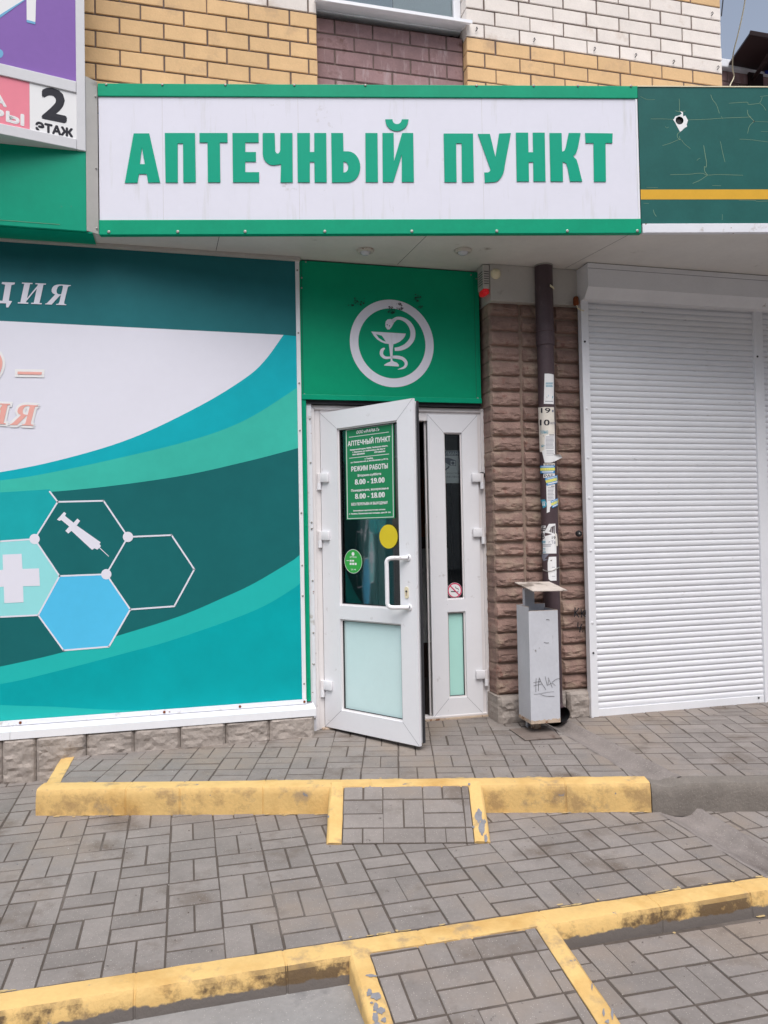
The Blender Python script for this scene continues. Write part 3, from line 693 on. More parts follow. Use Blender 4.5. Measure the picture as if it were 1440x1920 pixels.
b = MB(); b.bx(1.946, 2.60, -.142, .05, 0, 2.99, 'block_mortar'); b.build('pillar_core', BLD)
b = MB()
for c, (x0, x1) in enumerate(((1.925, 2.16), (2.168, 2.41), (2.416, 2.635))):
    rough(b, x0, x1, -.02, .165, -.215, 'plinth_stone', 14, 10, .03, 90+c, .12)
b.build('pillar_base', BLD)
# plinth
b = MB(); xs = [-3.1, -2.83, -2.57, -2.31, -2.05, -1.79, -1.53, -1.29, -1.035]+[W(px, 1420, .14).x for px in (68, 161.5, 252, 339, 423, 506)]+[.732]
xs = sorted(xs)
for c, (x0, x1) in enumerate(zip(xs, xs[1:])):
    rough(b, x0+.0015, x1-.0015, -.16, .128, -.145+.006*math.sin(c*2), 'plinth_stone', 16, 16, .024, 40+c, .05, 0, .002)
b.build('plinth', BLD)
b = MB(); b.bx(-3.2, .728, -.122, .02, -.3, .118, 'plinth_mortar'); b.build('plinth_core', BLD)
# white board over the pillar
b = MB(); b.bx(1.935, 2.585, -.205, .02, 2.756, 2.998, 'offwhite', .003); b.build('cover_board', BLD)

# ------------------------------------------------------------------ interior seen through the door
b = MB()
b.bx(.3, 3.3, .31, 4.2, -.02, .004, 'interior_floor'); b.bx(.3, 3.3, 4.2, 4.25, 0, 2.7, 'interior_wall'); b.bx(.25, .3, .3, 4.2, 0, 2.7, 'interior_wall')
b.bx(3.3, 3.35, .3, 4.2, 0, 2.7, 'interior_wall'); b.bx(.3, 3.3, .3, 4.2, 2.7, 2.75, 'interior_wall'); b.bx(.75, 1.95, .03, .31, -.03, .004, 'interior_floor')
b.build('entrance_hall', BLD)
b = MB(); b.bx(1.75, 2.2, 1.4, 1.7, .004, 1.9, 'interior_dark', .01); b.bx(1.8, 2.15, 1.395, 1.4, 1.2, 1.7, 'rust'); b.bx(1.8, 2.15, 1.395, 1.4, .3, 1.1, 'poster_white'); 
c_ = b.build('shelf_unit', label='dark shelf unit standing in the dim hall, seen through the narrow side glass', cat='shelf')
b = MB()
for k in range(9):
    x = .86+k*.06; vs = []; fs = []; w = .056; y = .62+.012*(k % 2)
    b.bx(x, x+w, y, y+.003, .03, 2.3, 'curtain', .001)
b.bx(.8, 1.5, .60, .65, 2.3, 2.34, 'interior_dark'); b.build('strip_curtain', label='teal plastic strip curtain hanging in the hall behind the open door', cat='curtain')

# ------------------------------------------------------------------ door frame and leaves
def doorwork():
    b = MB(); x0, x1, zt = .762, 1.943, 2.072
    b.bx(x0, .822, .0, .07, 0, zt, 'pvc_old', .004); b.bx(1.893, x1, .0, .07, 0, zt, 'pvc_old', .004); b.bx(.822, 1.893, .0, .07, 1.985, zt, 'pvc_old', .004)
    # raised outer lip, all round
    b.bx(x0, .784, -.014, 0, 0, zt, 'pvc_old', .003); b.bx(1.921, x1, -.014, 0, 0, zt, 'pvc_old', .003); b.bx(.784, 1.921, -.014, 0, 2.046, zt, 'pvc_old', .003)
    # jambs through the wall
    b.bx(.75, .78, .07, .31, 0, zt, 'pvc_old'); b.bx(1.92, 1.95, .07, .31, 0, zt, 'pvc_old'); b.bx(.78, 1.92, .07, .31, 2.04, zt, 'pvc_old')
    fr = b.build('door_frame', BLD)
    b = MB()
    for (p, q) in (((.762, 2.072), (.784, 2.046)), ((1.943, 2.072), (1.921, 2.046))):
        b.slab([(x, -.0146, z) for x, z in ribbon2([(p[0], p[1]), (q[0], q[1])], [.002, .002], 1)], YN, 0, 'seam_grey')
    b.build('mitre_line', fr)
    b = MB(); b.bx(.80, 1.93, -.025, .07, -.02, .012, 'bin_rust', .004); b.bx(1.30, 1.92, -.018, .07, .012, .026, 'pvc_old', .003); b.build('threshold', fr)
    b = MB(); b.bx(W(577.5, 1000, .02).x, W(586, 900, .02).x-.002, -.03, .03, W(600, 1374, .02).z, 2.085, 'rusty_white', .002); st = b.build('trim_strip', fr)
    return fr
FR = doorwork()
screws(bpy.data.objects['trim_strip'], [Vector((.752, -.031, z)) for z in (.08, .42, .62, .95, 1.28, 1.32, 1.7, 1.98)], YN, 'steel', .006)

def leaf(name, O, U, N, w, z0, z1, opens, label=None, t=.062):
    O, U, N = Vector(O), Vector(U).normalized(), Vector(N).normalized(); Z = Vector((0, 0, 1))
    P = lambda u, z, d=0: O+U*u+N*d+Z*z
    b = MB(); e = .004
    rect = lambda a, c, lo, hi, d=0: [P(a, lo, d), P(c, lo, d), P(c, hi, d), P(a, hi, d)]
    outer = rect(0, w, z0, z1)
    # front flange, thin rebate, body
    b.slab([p-N*.018 for p in outer], N, .018, 'pvc', [rect(a, c, lo, hi, -.018) for a, c, lo, hi, m in opens])
    inn = rect(.012, w-.012, z0+.012, z1-.012, -t)
    b.slab(inn, N, t-.018, 'pvc', [rect(a-.006, c+.006, lo-.006, hi+.006, -t) for a, c, lo, hi, m in opens])
    b.slab(inn, -N, 0, 'pvc', [rect(a-.006, c+.006, lo-.006, hi+.006, -t) for a, c, lo, hi, m in opens])
    body = b.build(name, BLD, label=label)
    b = MB()
    for a, c, lo, hi, m in opens:      # glazing beads
        g = .010
        b.slab(rect(a, c, lo, hi, -.014), N, .002, 'pvc_old', [rect(a+g, c-g, lo+g, hi-g, -.014)])
        b.slab(rect(a+g, c-g, lo+g, hi-g, -.024), N, .010, 'seam', [rect(a+g+.003, c-g-.003, lo+g+.003, hi-g-.003, -.024)])
    b.build('glazing_bead', body)
    for a, c, lo, hi, m in opens:
        b = MB(); b.box(P(a, lo, -.034), U*(c-a), N*.006, Z*(hi-lo), m); b.build('glass_pane' if m == 'glass' else 'frosted_panel', body)
    b = MB(); zs = [o[2] for o in opens]+[o[3] for o in opens]; a, c = opens[0][0], opens[0][1]; lo, hi = min(zs), max(zs)
    for p, q in (((0, z0), (a, lo)), ((w, z0), (c, lo)), ((0, z1), (a, hi)), ((w, z1), (c, hi))):
        d = Vector((q[0]-p[0], q[1]-p[1])).normalized(); nn = Vector((-d.y, d.x))*.0011
        b.face([P(p[0]+nn.x, p[1]+nn.y, .0006), P(q[0]+nn.x, q[1]+nn.y, .0006), P(q[0]-nn.x, q[1]-nn.y, .0006), P(p[0]-nn.x, p[1]-nn.y, .0006)][::-1], 'seam_grey'); b.build('mitre_line', body); b = MB()
    for p, q, zz in [(a, c, z) for z in sorted(zs)[1:3]]:
        pass
    return body, P
DA = math.atan2(-.64, .448); U = Vector((math.cos(DA), math.sin(DA), 0)); N = Vector((U.y, -U.x, 0))
if N.x > 0: N = -N
DO = Vector((.822, -.004, 0))
def dl(px, py): q = hit(px, py, DO, N); return ((q-DO).dot(U), q.z)
OPN = [(.147, .642, .795, 1.908, 'glass'), (.147, .642, .14, .71, 'frost')]
DOOR, DP = leaf('door', DO, U, N, .765, .018, 2.022, OPN, 'wide entrance door leaf standing open')
SO = Vector((1.543, -.012, 0))
SIDE, SP = leaf('side_door', SO, (1, 0, 0), (0, -1, 0), .352, .018, 2.026, [(.111, .239, .79, 1.908, 'glass'), (.111, .239, .138, .709, 'frost2')], 'narrow closed door leaf')
# meeting edge seals
b = MB(); b.box(SP(-.016, .03, -.055), Vector((.016, 0, 0)), Vector((0, -.02, 0)), Vector((0, 0, 1.98)), 'pvc_old', .003); b.box(SP(-.02, .03, -.04), Vector((.004, 0, 0)), Vector((0, -.012, 0)), Vector((0, 0, 1.98)), 'seam')
b.box(SP(-.022, 1.0, -.03), Vector((.006, 0, 0)), Vector((0, -.012, 0)), Vector((0, 0, .3)), 'steel'); b.build('seal', SIDE)
b = MB(); b.box(DP(.765, .03, -.05), U*.004, N*.02, Vector((0, 0, 1.98)), 'seam'); b.build('seal', DOOR)
# hinges
def hinge(parent, P, u0, u1, z, d=.0):
    b = MB(); lo = min(u0, u1); wd_ = abs(u1-u0); Ux = (P(1, 0)-P(0, 0)); Nn = (P(0, 0, 1)-P(0, 0))
    b.box(P(lo, z, .001+d), Ux*wd_, Nn*.017, Vector((0, 0, .058)), 'pvc', .004)
    b.tube([P(u0, z-.045, .014+d), P(u0, z+.056, .014+d)], .0125, 'pvc_old', 12); b.tube([P(u0, z-.047, .014+d), P(u0, z-.002, .014+d)], .0135, 'pvc', 12)
    b.build('hinge', parent, smooth='auto')
for z in (1.575, 1.205, .255): hinge(DOOR, DP, -.004, .075, z)
for z in (1.575, 1.205, .255): hinge(SIDE, SP, .372, .300, z, .004)
# pull handle
def pull(parent, P, um, za, zb, side, lat, std):
    b = MB(); s = side; pts = [P(um, za, 0), P(um, za, .006*s)]
    def q(t, z): return P(um+lat*t, z, (.004+std*t)*s)
    c = .030; pts = [q(0, za), q(.45, za), q(.75, za), q(.92, za-.006), q(1, za-.022), q(1, za-.05), q(1, (za+zb)/2), q(1, zb+.05), q(1, zb+.022), q(.92, zb+.006), q(.75, zb), q(.45, zb), q(0, zb)]
    b.tube(catmull(pts, 5), .0125, 'pvc', 14)
    Nn = P(0, 0, 1)-P(0, 0)
    for z in (za, zb): b.lathe(P(um, z, 0), Nn*s, [(.019, 0), (.019, .006), (.013, .009)], 'pvc', 16)
    return b.build('pull_handle', parent, smooth='auto')
hu, hz1 = dl(766, 1046); _, hz0 = dl(770, 1139); print('handle', hu, hz1, hz0)
pull(DOOR, DP, hu, hz1, hz0, 1, -.105, .07)
b = MB()
for z in (hz1, hz0): b.tube([DP(hu+.004, z, -.06), DP(hu+.004, z, -.10), DP(hu-.03, z, -.118), DP(hu-.08, z, -.12)], .0125, 'pvc', 12)
b.tube([DP(hu-.08, z, -.12) for z in (hz1+.01, hz0-.01)], .0125, 'pvc', 12)
b.build('inner_handle', DOOR, smooth='auto')
lu, lz = dl(763, 1111)
b = MB(); n_ = 16; op = [(math.cos(a)*.014, (.02 if math.sin(a) > 0 else -.02)+math.sin(a)*.014) for a in [2*math.pi*i/n_ for i in range(n_)]]
b.slab([DP(lu+x, lz+z, .0005) for x, z in op], N, .005, 'cream'); b.build('lock_plate', DOOR, smooth=False)
b = MB(); b.slab([DP(lu+x, lz+.006+z, .0057) for x, z in [(math.cos(i*.6283)*.0075, math.sin(i*.6283)*.0075) for i in range(10)]], N, .0006, 'seam'); b.slab([DP(lu+x, lz+z, .0057) for x, z in ((-.0035, -.018), (.0035, -.018), (.004, .004), (-.004, .004))], N, .0006, 'bin_rust')
b.build('keyhole', bpy.data.objects['lock_plate'])

# ------------------------------------------------------------------ plates and stickers on the glass (in front of the pane)
GD = -.026
def onleaf(px, py, lift=0.0):
    q = hit(px, py, DO+N*(GD), N); return q+N*lift
PQ = [(647.3, 804.8), (738.3, 791.8), (740.5, 971.5), (650, 974.8)]
def pl(u, v, lift=.002):
    x = (PQ[0][0]*(1-u)+PQ[1][0]*u)*(1-v)+(PQ[3][0]*(1-u)+PQ[2][0]*u)*v; y = (PQ[0][1]*(1-u)+PQ[1][1]*u)*(1-v)+(PQ[3][1]*(1-u)+PQ[2][1]*u)*v
    return onleaf(x, y, lift)
T_ = thing('opening_hours_plate', pl(.5, 1, 0), 'green plate with white opening hours fixed high on the glass of the open door', 'sign')
b = MB(); b.slab([pl(0, 0, 0), pl(1, 0, 0), pl(1, 1, 0), pl(0, 1, 0)], N, .002, 'plate_green'); b.build('panel', T_)
b = MB(); fr_ = lambda a: [pl(a, a*.5, .0022), pl(1-a, a*.5, .0022), pl(1-a, 1-a*.5, .0022), pl(a, 1-a*.5, .0022)]
b.slab(fr_(.02), N, .0004, 'plate_white', [fr_(.032)])
for v in (.095, .325): b.slab([pl(.08, v-.003, .0022), pl(.9, v-.003, .0022), pl(.9, v+.003, .0022), pl(.08, v+.003, .0022)], N, .0004, 'plate_white')
B_ = lambda s: ''.join(chr(0x1D7CE+int(c)) if c.isdigit() else c for c in s)
def row(body, v, h, u0, u1, bold=0, sh=0, mt='plate_white'):
    text(b, body, [(u0+sh, v-h/2), (u1+sh, v-h/2), (u1, v+h/2), (u0, v+h/2)], lambda x, y: pl(x, y, .0024), mt, N, bold=bold)
row('ООО «ФАРМ-Т»', .052, .034, .23, .70, .002, .015)
row('АПТЕЧНЫЙ ПУНКТ', .158, .066, .055, .93, .003)
row('Юридический адрес: 393950, Тамбовская область,', .238, .017, .10, .88, .002); row('г. Моршанск, ул. Куйбышева, д. 88, пом. 64', .265, .017, .15, .82, .002)
row('ИНН 6826005500', .291, .014, .15, .40, .002); row('КПП 682601001', .291, .014, .60, .82, .002)
row('г. Тамбов,', .350, .016, .40, .57, .002); row('ул. Коммунальная, д. 8А/3/Базарная, д. №112,', .376, .017, .11, .88, .002)
row('РЕЖИМ РАБОТЫ', .447, .052, .12, .87, .003)
row('Вторник-суббота', .527, .030, .25, .73, .002); row(B_('8.00 - 19.00'), .592, .052, .19, .80, .003)
row('Понедельник, воскресенье', .685, .030, .11, .88, .002); row(B_('8.00 - 18.00'), .748, .052, .19, .80, .003)
row('БЕЗ ПЕРЕРЫВА И ВЫХОДНЫХ', .835, .034, .11, .86, .002)
row('Ближайшая круглосуточная аптека:', .905, .017, .15, .81, .002); row('г. Тамбов, Привокзальная площадь, дом № 12А', .938, .017, .06, .92, .002)
b.build('lettering', T_)
def disc(name, cx, cy, rx, ry, m, label, cat, surf, n, rim=None):
    T = thing(name, surf(cx, cy+ry), label, cat); c = surf(cx, cy); r = (surf(cx, cy-ry)-surf(cx, cy+ry)).length/2
    u = n.cross(Vector((0, 0, 1))).normalized(); b = MB()
    pt = lambda rr, l=0: [c+(u*math.cos(t)+Vector((0, 0, 1))*math.sin(t))*rr+n*l for t in [2*math.pi*i/48 for i in range(48)]]
    b.slab(pt(r), n, .001, m); b.build('disc', T)
    if rim: b = MB(); b.slab(pt(r, .0012), n, .0003, rim, [pt(r*.97, .0012)]); b.build('rim', T)
    return T, c, r, u
disc('yellow_sticker', 728.5, 1006, 18, 22.5, 'yellow_disc', 'plain yellow round sticker on the door glass above the handle', 'sticker', onleaf, N)
T, c, r, u = disc('green_sticker', 662.5, 1052.5, 16.5, 22.5, 'green_disc', 'green round sticker with pale pictograms low on the door glass', 'sticker', onleaf, N, 'plate_white')
b = MB(); gg = lambda x, z, l=.0014: c+u*(-x*r)+Vector((0, 0, z*r))+N*l
if (gg(1, 0)-gg(0, 0)).dot(U) < 0: gg = lambda x, z, l=.0014: c+u*(x*r)+Vector((0, 0, z*r))+N*l
b.slab([gg(.16*math.cos(t), .62+.16*math.sin(t)) for t in [i*.5236 for i in range(12)]], N, .0003, 'plate_white')
for x in (-.40, -.12, .16):
    b.slab([gg(x, -.30), gg(x+.22, -.30), gg(x+.22, -.12), gg(x, -.12)], N, .0003, 'plate_white')
    if x < .1: b.slab([gg(x, -.02), gg(x+.22, -.02), gg(x+.22, .12), gg(x, .12)], N, .0003, 'plate_white')
b.slab([gg(-.75, .03), gg(-.5, .03), gg(-.5, .08), gg(-.75, .08)], N, .0003, 'plate_white')
text(b, 'аптека', [(-.38, .42), (.38, .42), (.38, .28), (-.38, .28)], lambda x, y: gg(x, y), 'plate_white', N); text(b, '24', [(-.3, -.62), (.3, -.62), (.3, -.74), (-.3, -.74)], lambda x, y: gg(x, y), 'plate_white', N)
b.build('print', T)
# no smoking
SG_ = lambda px, py, l=0: W(px, py, .012+GD+.0)+YN*l
T, c, r, u = disc('no_smoking_sticker', 852.5, 1107, 13.5, 14.5, 'poster_white', 'round red and white no smoking sticker at the foot of the narrow side glass', 'sticker', SG_, YN)
b = MB(); rr = lambda a, l=.0014: [c+Vector((math.cos(t)*r*a, 0, math.sin(t)*r*a))+YN*l for t in [2*math.pi*i/40 for i in range(40)]]
b.slab(rr(.97), YN, .0004, 'red', [rr(.82)]); q_ = lambda x, z, l=.0016: c+Vector((x*r, 0, z*r))+YN*l
b.slab([q_(-.52, -.06), q_(.25, -.12), q_(.25, -.24), q_(-.52, -.18)], YN, .0003, 'ink'); b.slab([q_(.30, -.12), q_(.52, -.14), q_(.52, -.25), q_(.30, -.24)], YN, .0003, 'ink_grey')
b.slab([q_(x, z) for x, z in ribbon2([(.1, .5), (.2, .3), (.42, .22), (.55, .0)], [.05, .07, .07, .04])], YN, .0003, 'ink')
b.slab([q_(-.64, .54, .0022), q_(-.54, .64, .0022), q_(.64, -.54, .0022), q_(.54, -.64, .0022)], YN, .0003, 'red'); b.build('print', T)
# camera warning behind the side glass
T = thing('camera_warning_sign', (1.72, .035, 1.45), 'grey video surveillance notice seen behind the narrow side glass', 'sign')
wl_ = lambda px, py, l=0: W(px, py, -.03)+YN*l
z3, z2, z1, z0 = [wl_(850, y).z for y in (845, 855, 898, 906)]
b = MB(); xa, xb = 1.56, wl_(862, 900).x
b.slab([(xa, .03, z0), (xb, .03, z0), (xb, .03, z3), (xa, .03, z3)], YN, .002, 'paper'); b.build('panel', T)
b = MB(); f2 = lambda x, z: Vector((x, .0275, z)); b.slab([(xa+.004, .0278, z2+.002), (xb-.003, .0278, z2+.002), (xb-.003, .0278, z3-.003), (xa+.004, .0278, z3-.003)], YN, .0002, 'ink_grey')
text(b, 'ВНИМАНИЕ', [(wl_(821, 845).x, z3-.008), (wl_(870, 845).x, z3-.008), (wl_(870, 845).x, z2+.006), (wl_(821, 845).x, z2+.006)], lambda x, z: Vector((x, .0272, z)), 'paper', YN, bold=.0006)
cw = lambda x, y: f2(*(lambda q: (q.x, q.z))(wl_(790+x/9.6, 760+y/9.6)))
b.slab([cw(*p) for p in ((330, 960), (410, 945), (500, 948), (625, 995), (622, 1090), (515, 1085), (415, 1020), (350, 1010))], YN, .0002, 'ink_grey'); b.slab([cw(*p)+YN*.0004 for p in ((525, 1000), (612, 1002), (612, 1080), (525, 1078))], YN, .0002, 'paper')
b.slab([cw(565+30*math.cos(i*.5236), 1040+30*math.sin(i*.5236))+YN*.0008 for i in range(12)], YN, .0002, 'ink_grey')
b.slab([cw(*p) for p in ((480, 1090), (505, 1095), (500, 1125), (425, 1180), (415, 1160), (480, 1110))], YN, .0002, 'ink_grey')
for bo, ya, yb in (('ВЕДЕТСЯ ПОСТОЯННОЕ', 1212, 1245), ('ВИДЕОНАБЛЮДЕНИЕ', 1270, 1308)):
    za, zb = cw(0, ya).z, cw(0, yb).z; text(b, bo, [(1.575, za), (xb+.07, za), (xb+.07, zb), (1.575, zb)], lambda x, z: f2(x, z), 'ink_grey', YN)
b.build('print', T)

# ================================================================== SIGNS AND CANOPY
SL, SR = Vector((-.483, -.221, 0)), Vector((2.62, -.872, 0)); SU = (SR-SL).normalized(); SN = Vector((SU.y, -SU.x, 0))
if SN.y > 0: SN = -SN
def sg(px, py, l=0.0): return hit(px, py, SL, SN)+SN*l
def sgv(u, z, l=0.0): return SL+SU*u+SN*l+Vector((0, 0, z))
def su(px, py=300): return (sg(px, py)-SL).dot(SU)
CZ0, CZ1 = 3.0, (sg(187, 158).z+sg(1195, 162).z)/2
u0, u1 = 0.0, su(1197.5, 300); print('sign', u0, u1, CZ1, [sg(p, y).z for p, y in ((187, 158), (1195, 162), (188, 440), (1200, 437))])
zt1, zb1 = (sg(190, 183).z+sg(1190, 184).z)/2, (sg(190, 413).z+sg(1190, 411).z)/2
T = thing('pharmacy_sign', sgv(u1/2, CZ0), 'long white sign with big green Cyrillic letters and green borders over the entrance', 'sign')
b = MB(); b.slab([sgv(u0, zb1-.02, -.008), sgv(u1, zb1-.02, -.008), sgv(u1, zt1+.02, -.008), sgv(u0, zt1+.02, -.008)], SN, .008, 'white_sign')
for px in (305, 560, 905): u_ = su(px); b.slab([sgv(u_, zb1, .0002), sgv(u_+.0012, zb1, .0002), sgv(u_+.0012, zt1, .0002), sgv(u_, zt1, .0002)], SN, .0002, 'offwhite')
b.build('panel', T)
for nm, za, zb in (('top_border', zt1, CZ1), ('bottom_border', CZ0-.004, zb1)):
    b = MB(); b.box(sgv(u0-.002, za, -.03), SU*(u1-u0+.004), SN*.038, Vector((0, 0, zb-za)), 'strip_green', .003); o = b.build(nm, T)
b = MB(); b.box(sgv(u1-.012, zb1, -.02), SU*.012, SN*.024, Vector((0, 0, zt1-zb1)), 'white_metal', .001); b.build('edge_trim', T)
b = MB()
def zo(ox, oy=0): return lambda x, y: (ox+x/3, oy+y/3)
def let(pts, ox, holes=(), cv=True):
    z = zo(ox); f_ = lambda p: sg(*z(*p), .001); b.slab([f_(p) for p in pts], SN, .0035, 'letter_green', [[f_(p) for p in h] for h in holes])
def arc(cx, cy, rx, ry, a0, a1, n=10): return [(cx+rx*math.cos(math.radians(a0+(a1-a0)*i/n)), cy+ry*math.sin(math.radians(a0+(a1-a0)*i/n))) for i in range(n+1)]
let([(753, 752), (840, 752), (902, 1028), (834, 1028), (826, 980), (782, 980), (774, 1029), (703, 1030)], 0, [[(799, 832), (787, 925), (816, 925)]])
let([(928, 750), (1097, 750), (1102, 1027), (1032, 1027), (1030, 808), (1000, 808), (1001, 1028), (932, 1028)], 0)
let([(1123, 750), (1280, 750), (1280, 803), (1237, 803), (1240, 1027), (1170, 1027), (1168, 803), (1123, 803)], 0)
let([(1308, 750), (1455, 750), (1455, 803), (1380, 803), (1380, 857), (1440, 857), (1440, 911), (1380, 911), (1380, 970), (1458, 970), (1458, 1027), (1311, 1027)], 0)
let([(38, 750), (105, 750), (108, 835)]+arc(122, 840, 15, 26, 170, 10, 6)+[(137, 750), (205, 750), (207, 1027), (138, 1028), (141, 925)]+arc(100, 865, 62, 66, 75, 180, 8), 480)
let([(232, 750), (303, 750), (303, 857), (328, 857), (328, 750), (395, 750), (398, 1027), (330, 1027), (328, 912), (303, 912), (303, 1027), (235, 1027)], 480)
let([(423, 750), (490, 750), (492, 853)]+arc(515, 940, 72, 87, -85, 88, 14)+[(427, 1028)], 480, [[(492, 911)]+arc(500, 941, 19, 30, -80, 80, 6)+[(492, 972)]])
let([(615, 750), (683, 750), (686, 1026), (617, 1026)], 480)
let([(711, 750), (774, 750), (776, 908), (822, 750), (884, 750), (888, 1025), (820, 1025), (820, 872), (773, 1025), (713, 1025)], 480)
let([(727, 673), (767, 673)]+arc(793, 678, 25, 22, 175, 5, 8)+[(820, 673), (858, 673)]+arc(792, 678, 64, 61, 5, 175, 14), 480)
b.build('lettering', T); b = MB()
let([(1055, 753), (1220, 753), (1225, 1025), (1158, 1026), (1156, 808), (1125, 808), (1128, 1026), (1060, 1026)], 480)
let([(1247, 755), (1315, 755), (1346, 885), (1367, 753), (1433, 750), (1398, 935)]+arc(1330, 930, 68, 98, 5, 75, 8)+[(1287, 1029), (1283, 972)]+arc(1300, 955, 18, 17, 80, -5, 4), 480)
let([(21, 748), (90, 748), (92, 858), (118, 858), (116, 748), (183, 748), (188, 1022), (120, 1022), (118, 913), (93, 913), (95, 1022), (26, 1022)], 960)
let([(210, 750), (278, 750), (281, 855), (294, 850), (302, 830), (318, 750), (385, 750), (370, 830), (360, 862), (343, 880), (362, 900), (372, 932), (394, 1022), (325, 1022), (313, 950), (304, 920), (284, 911), (286, 1022), (216, 1022)], 960)
let([(410, 750), (565, 752), (563, 806), (525, 806), (527, 1023), (460, 1023), (457, 806), (413, 806)], 960)
b.build('lettering', T)
screws(T, [sg(px, 436-(px-200)*.002, .009) for px in (205, 334, 460, 609, 772, 931, 1063, 1194)], SN, 'steel', .009)
screws(T, [sg(px, 160+(px-200)*.003, .009) for px in (200, 305, 423, 552, 685, 893, 1000, 1083, 1182)], SN, 'steel', .007)

# dark green worn sign
T = thing('dark_green_sign', sgv(u1+1.5, CZ0), 'faded dark green sign with a gold stripe, a round hole and cracks', 'sign')
UE = 6.3; ZQ = lambda y: sg(1205, y).z; b = MB()
hc = sg(1274, 226); hr = .0245
hol = [hc+SU*math.cos(t)*hr+Vector((0, 0, math.sin(t)*hr)) for t in [2*math.pi*i/20 for i in range(20)]]
tz = ZQ(163)
b.slab([sgv(u1+.006, ZQ(419), -.006), sgv(UE, ZQ(419), -.006), sgv(UE, tz, -.006), sgv(u1+.006, tz, -.006)], SN, .006, 'dark_green', [[p-SN*.006 for p in hol]]); b.build('panel', T)
b = MB(); b.slab([sgv(u1+.006, ZQ(374), .0002), sgv(UE, ZQ(374), .0002), sgv(UE, ZQ(355.5), .0002), sgv(u1+.006, ZQ(355.5), .0002)], SN, .0006, 'gold'); b.build('stripe', T)
b = MB(); b.box(sgv(u1+.008, CZ0-.004, -.02), SU*(UE-u1-.008), SN*.032, Vector((0, 0, ZQ(420.5)-CZ0+.004)), 'rusty_white', .003); b.build('bottom_trim', T)
b = MB(); b.box(sgv(u1+.006, tz, -.03), SU*(UE-u1-.006), SN*.034, Vector((0, 0, .006)), 'cream'); b.build('top_trim', T)
b = MB(); zz = lambda x, y, l=.0004: sg(960+x/3, y/3, l)
torn = [(905, 672), (918, 690), (925, 705), (945, 742), (955, 735), (968, 722), (985, 712), (982, 700), (990, 678), (975, 650), (962, 655), (962, 632), (945, 625), (955, 640), (940, 650), (918, 655), (912, 668)]
b.slab([zz(*p) for p in torn], SN, .0004, 'poster_white', [[p+SN*.0004 for p in hol]])
for pts, w in (([(780, 669), (850, 669), (905, 672)], 2.2), ([(990, 674), (1080, 672), (1180, 665), (1260, 662), (1345, 658)], 2.6), ([(940, 555), (942, 590), (942, 625)], 2.6), ([(920, 624), (945, 628), (975, 625)], 3),
               ([(945, 742), (930, 755), (932, 775), (945, 785), (940, 765)], 3), ([(846, 819), (890, 806), (945, 785), (970, 810), (1003, 836)], 2.4), ([(1118, 533), (1128, 560), (1150, 590), (1166, 638)], 3),
               ([(1220, 581), (1320, 575), (1330, 588), (1390, 582)], 2.6), ([(1390, 582), (1400, 568), (1408, 545)], 2.4), ([(1395, 582), (1415, 600), (1428, 622)], 2.4), ([(1395, 543), (1440, 538)], 2),
               ([(1325, 618), (1328, 645), (1360, 680)], 3.2), ([(1360, 684), (1335, 710), (1325, 750)], 2.8), ([(1365, 683), (1440, 686)], 2), ([(1078, 818), (1088, 880), (1094, 915), (1092, 940), (1082, 938), (1085, 965), (1100, 985)], 3.6),
               ([(890, 983), (1000, 980), (1030, 976), (1070, 975), (1100, 985), (1160, 982), (1300, 986)], 2.6), ([(1100, 985), (1060, 1012), (1016, 1032)], 3), ([(1172, 796), (1185, 860), (1198, 912)], 2.6), ([(1280, 783), (1340, 786), (1440, 799)], 2.2),
               ([(1126, 1044), (1175, 1045)], 2), ([(757, 1054), (820, 1055)], 2), ([(722, 543), (760, 560), (803, 560)], 1.8), ([(862, 712), (870, 720), (883, 714)], 1.8), ([(795, 1180), (800, 1200), (812, 1218)], 3), ([(1275, 1126), (1360, 1127), (1380, 1133), (1440, 1131)], 2.2),
               ([(1040, 903), (1050, 893), (1060, 890)], 2), ([(1183, 1205), (1182, 1238)], 2), ([(740, 1143), (770, 1145)], 1.8), ([(1400, 740), (1440, 741)], 1.8), ([(1176, 653), (1184, 668)], 1.8)):
    b.slab([zz(*p) for p in ribbon2(pts, [w*.6]*len(pts), 4)], SN, .0003, 'crack')
b.build('crack', T)
b = MB(); b.lathe(hc-SN*.012, SN, [(hr*.9, 0), (0, .0001)], 'black', 16); b.lathe(zz(1360, 683), SN, [(.006, 0), (0, .0005)], 'black', 8); b.build('hole', T)

# canopy body and soffit
T = thing('canopy', (2.5, -.4, CZ0), 'angled flat canopy with pale panels underneath, carrying the signs over the entrance', 'canopy')
b = MB(); sp = [Vector((-.535, .0, CZ0)), Vector((-.535, -.262, CZ0)), sgv(-.006, CZ0, -.012), sgv(UE, CZ0, -.012), Vector((6.4, 0, CZ0))]
b.slab(sp, Vector((0, 0, -1)), 0, 'soffit'); b.slab([p+Vector((0, 0, .012)) for p in sp], Vector((0, 0, 1)), 0, 'soffit'); b.slab(sp, Vector((0, 0, 1)), .012, 'soffit')
def sfp(px, py): return hit(px, py, (0, 0, CZ0-.0008), Vector((0, 0, 1)))
def seam(b, p, q, w=.003, ex=0):
    p, q = sfp(*p), sfp(*q); d = (q-p).normalized(); n = Vector((-d.y, d.x, 0))*w/2; p = p-d*ex; q = q+d*ex; b.slab([p+n, q+n, q-n, p-n], Vector((0, 0, -1)), 0, 'seam')
soff = b.build('soffit', T)
b = MB(); seam(b, (411, 443), (405, 470), .003); seam(b, (800, 442), (745, 496)); seam(b, (1181, 439), (1060, 503)); seam(b, (575, 487), (900, 511), .003); seam(b, (900, 511), (1083, 521), .002)
b.build('joint_line', soff)
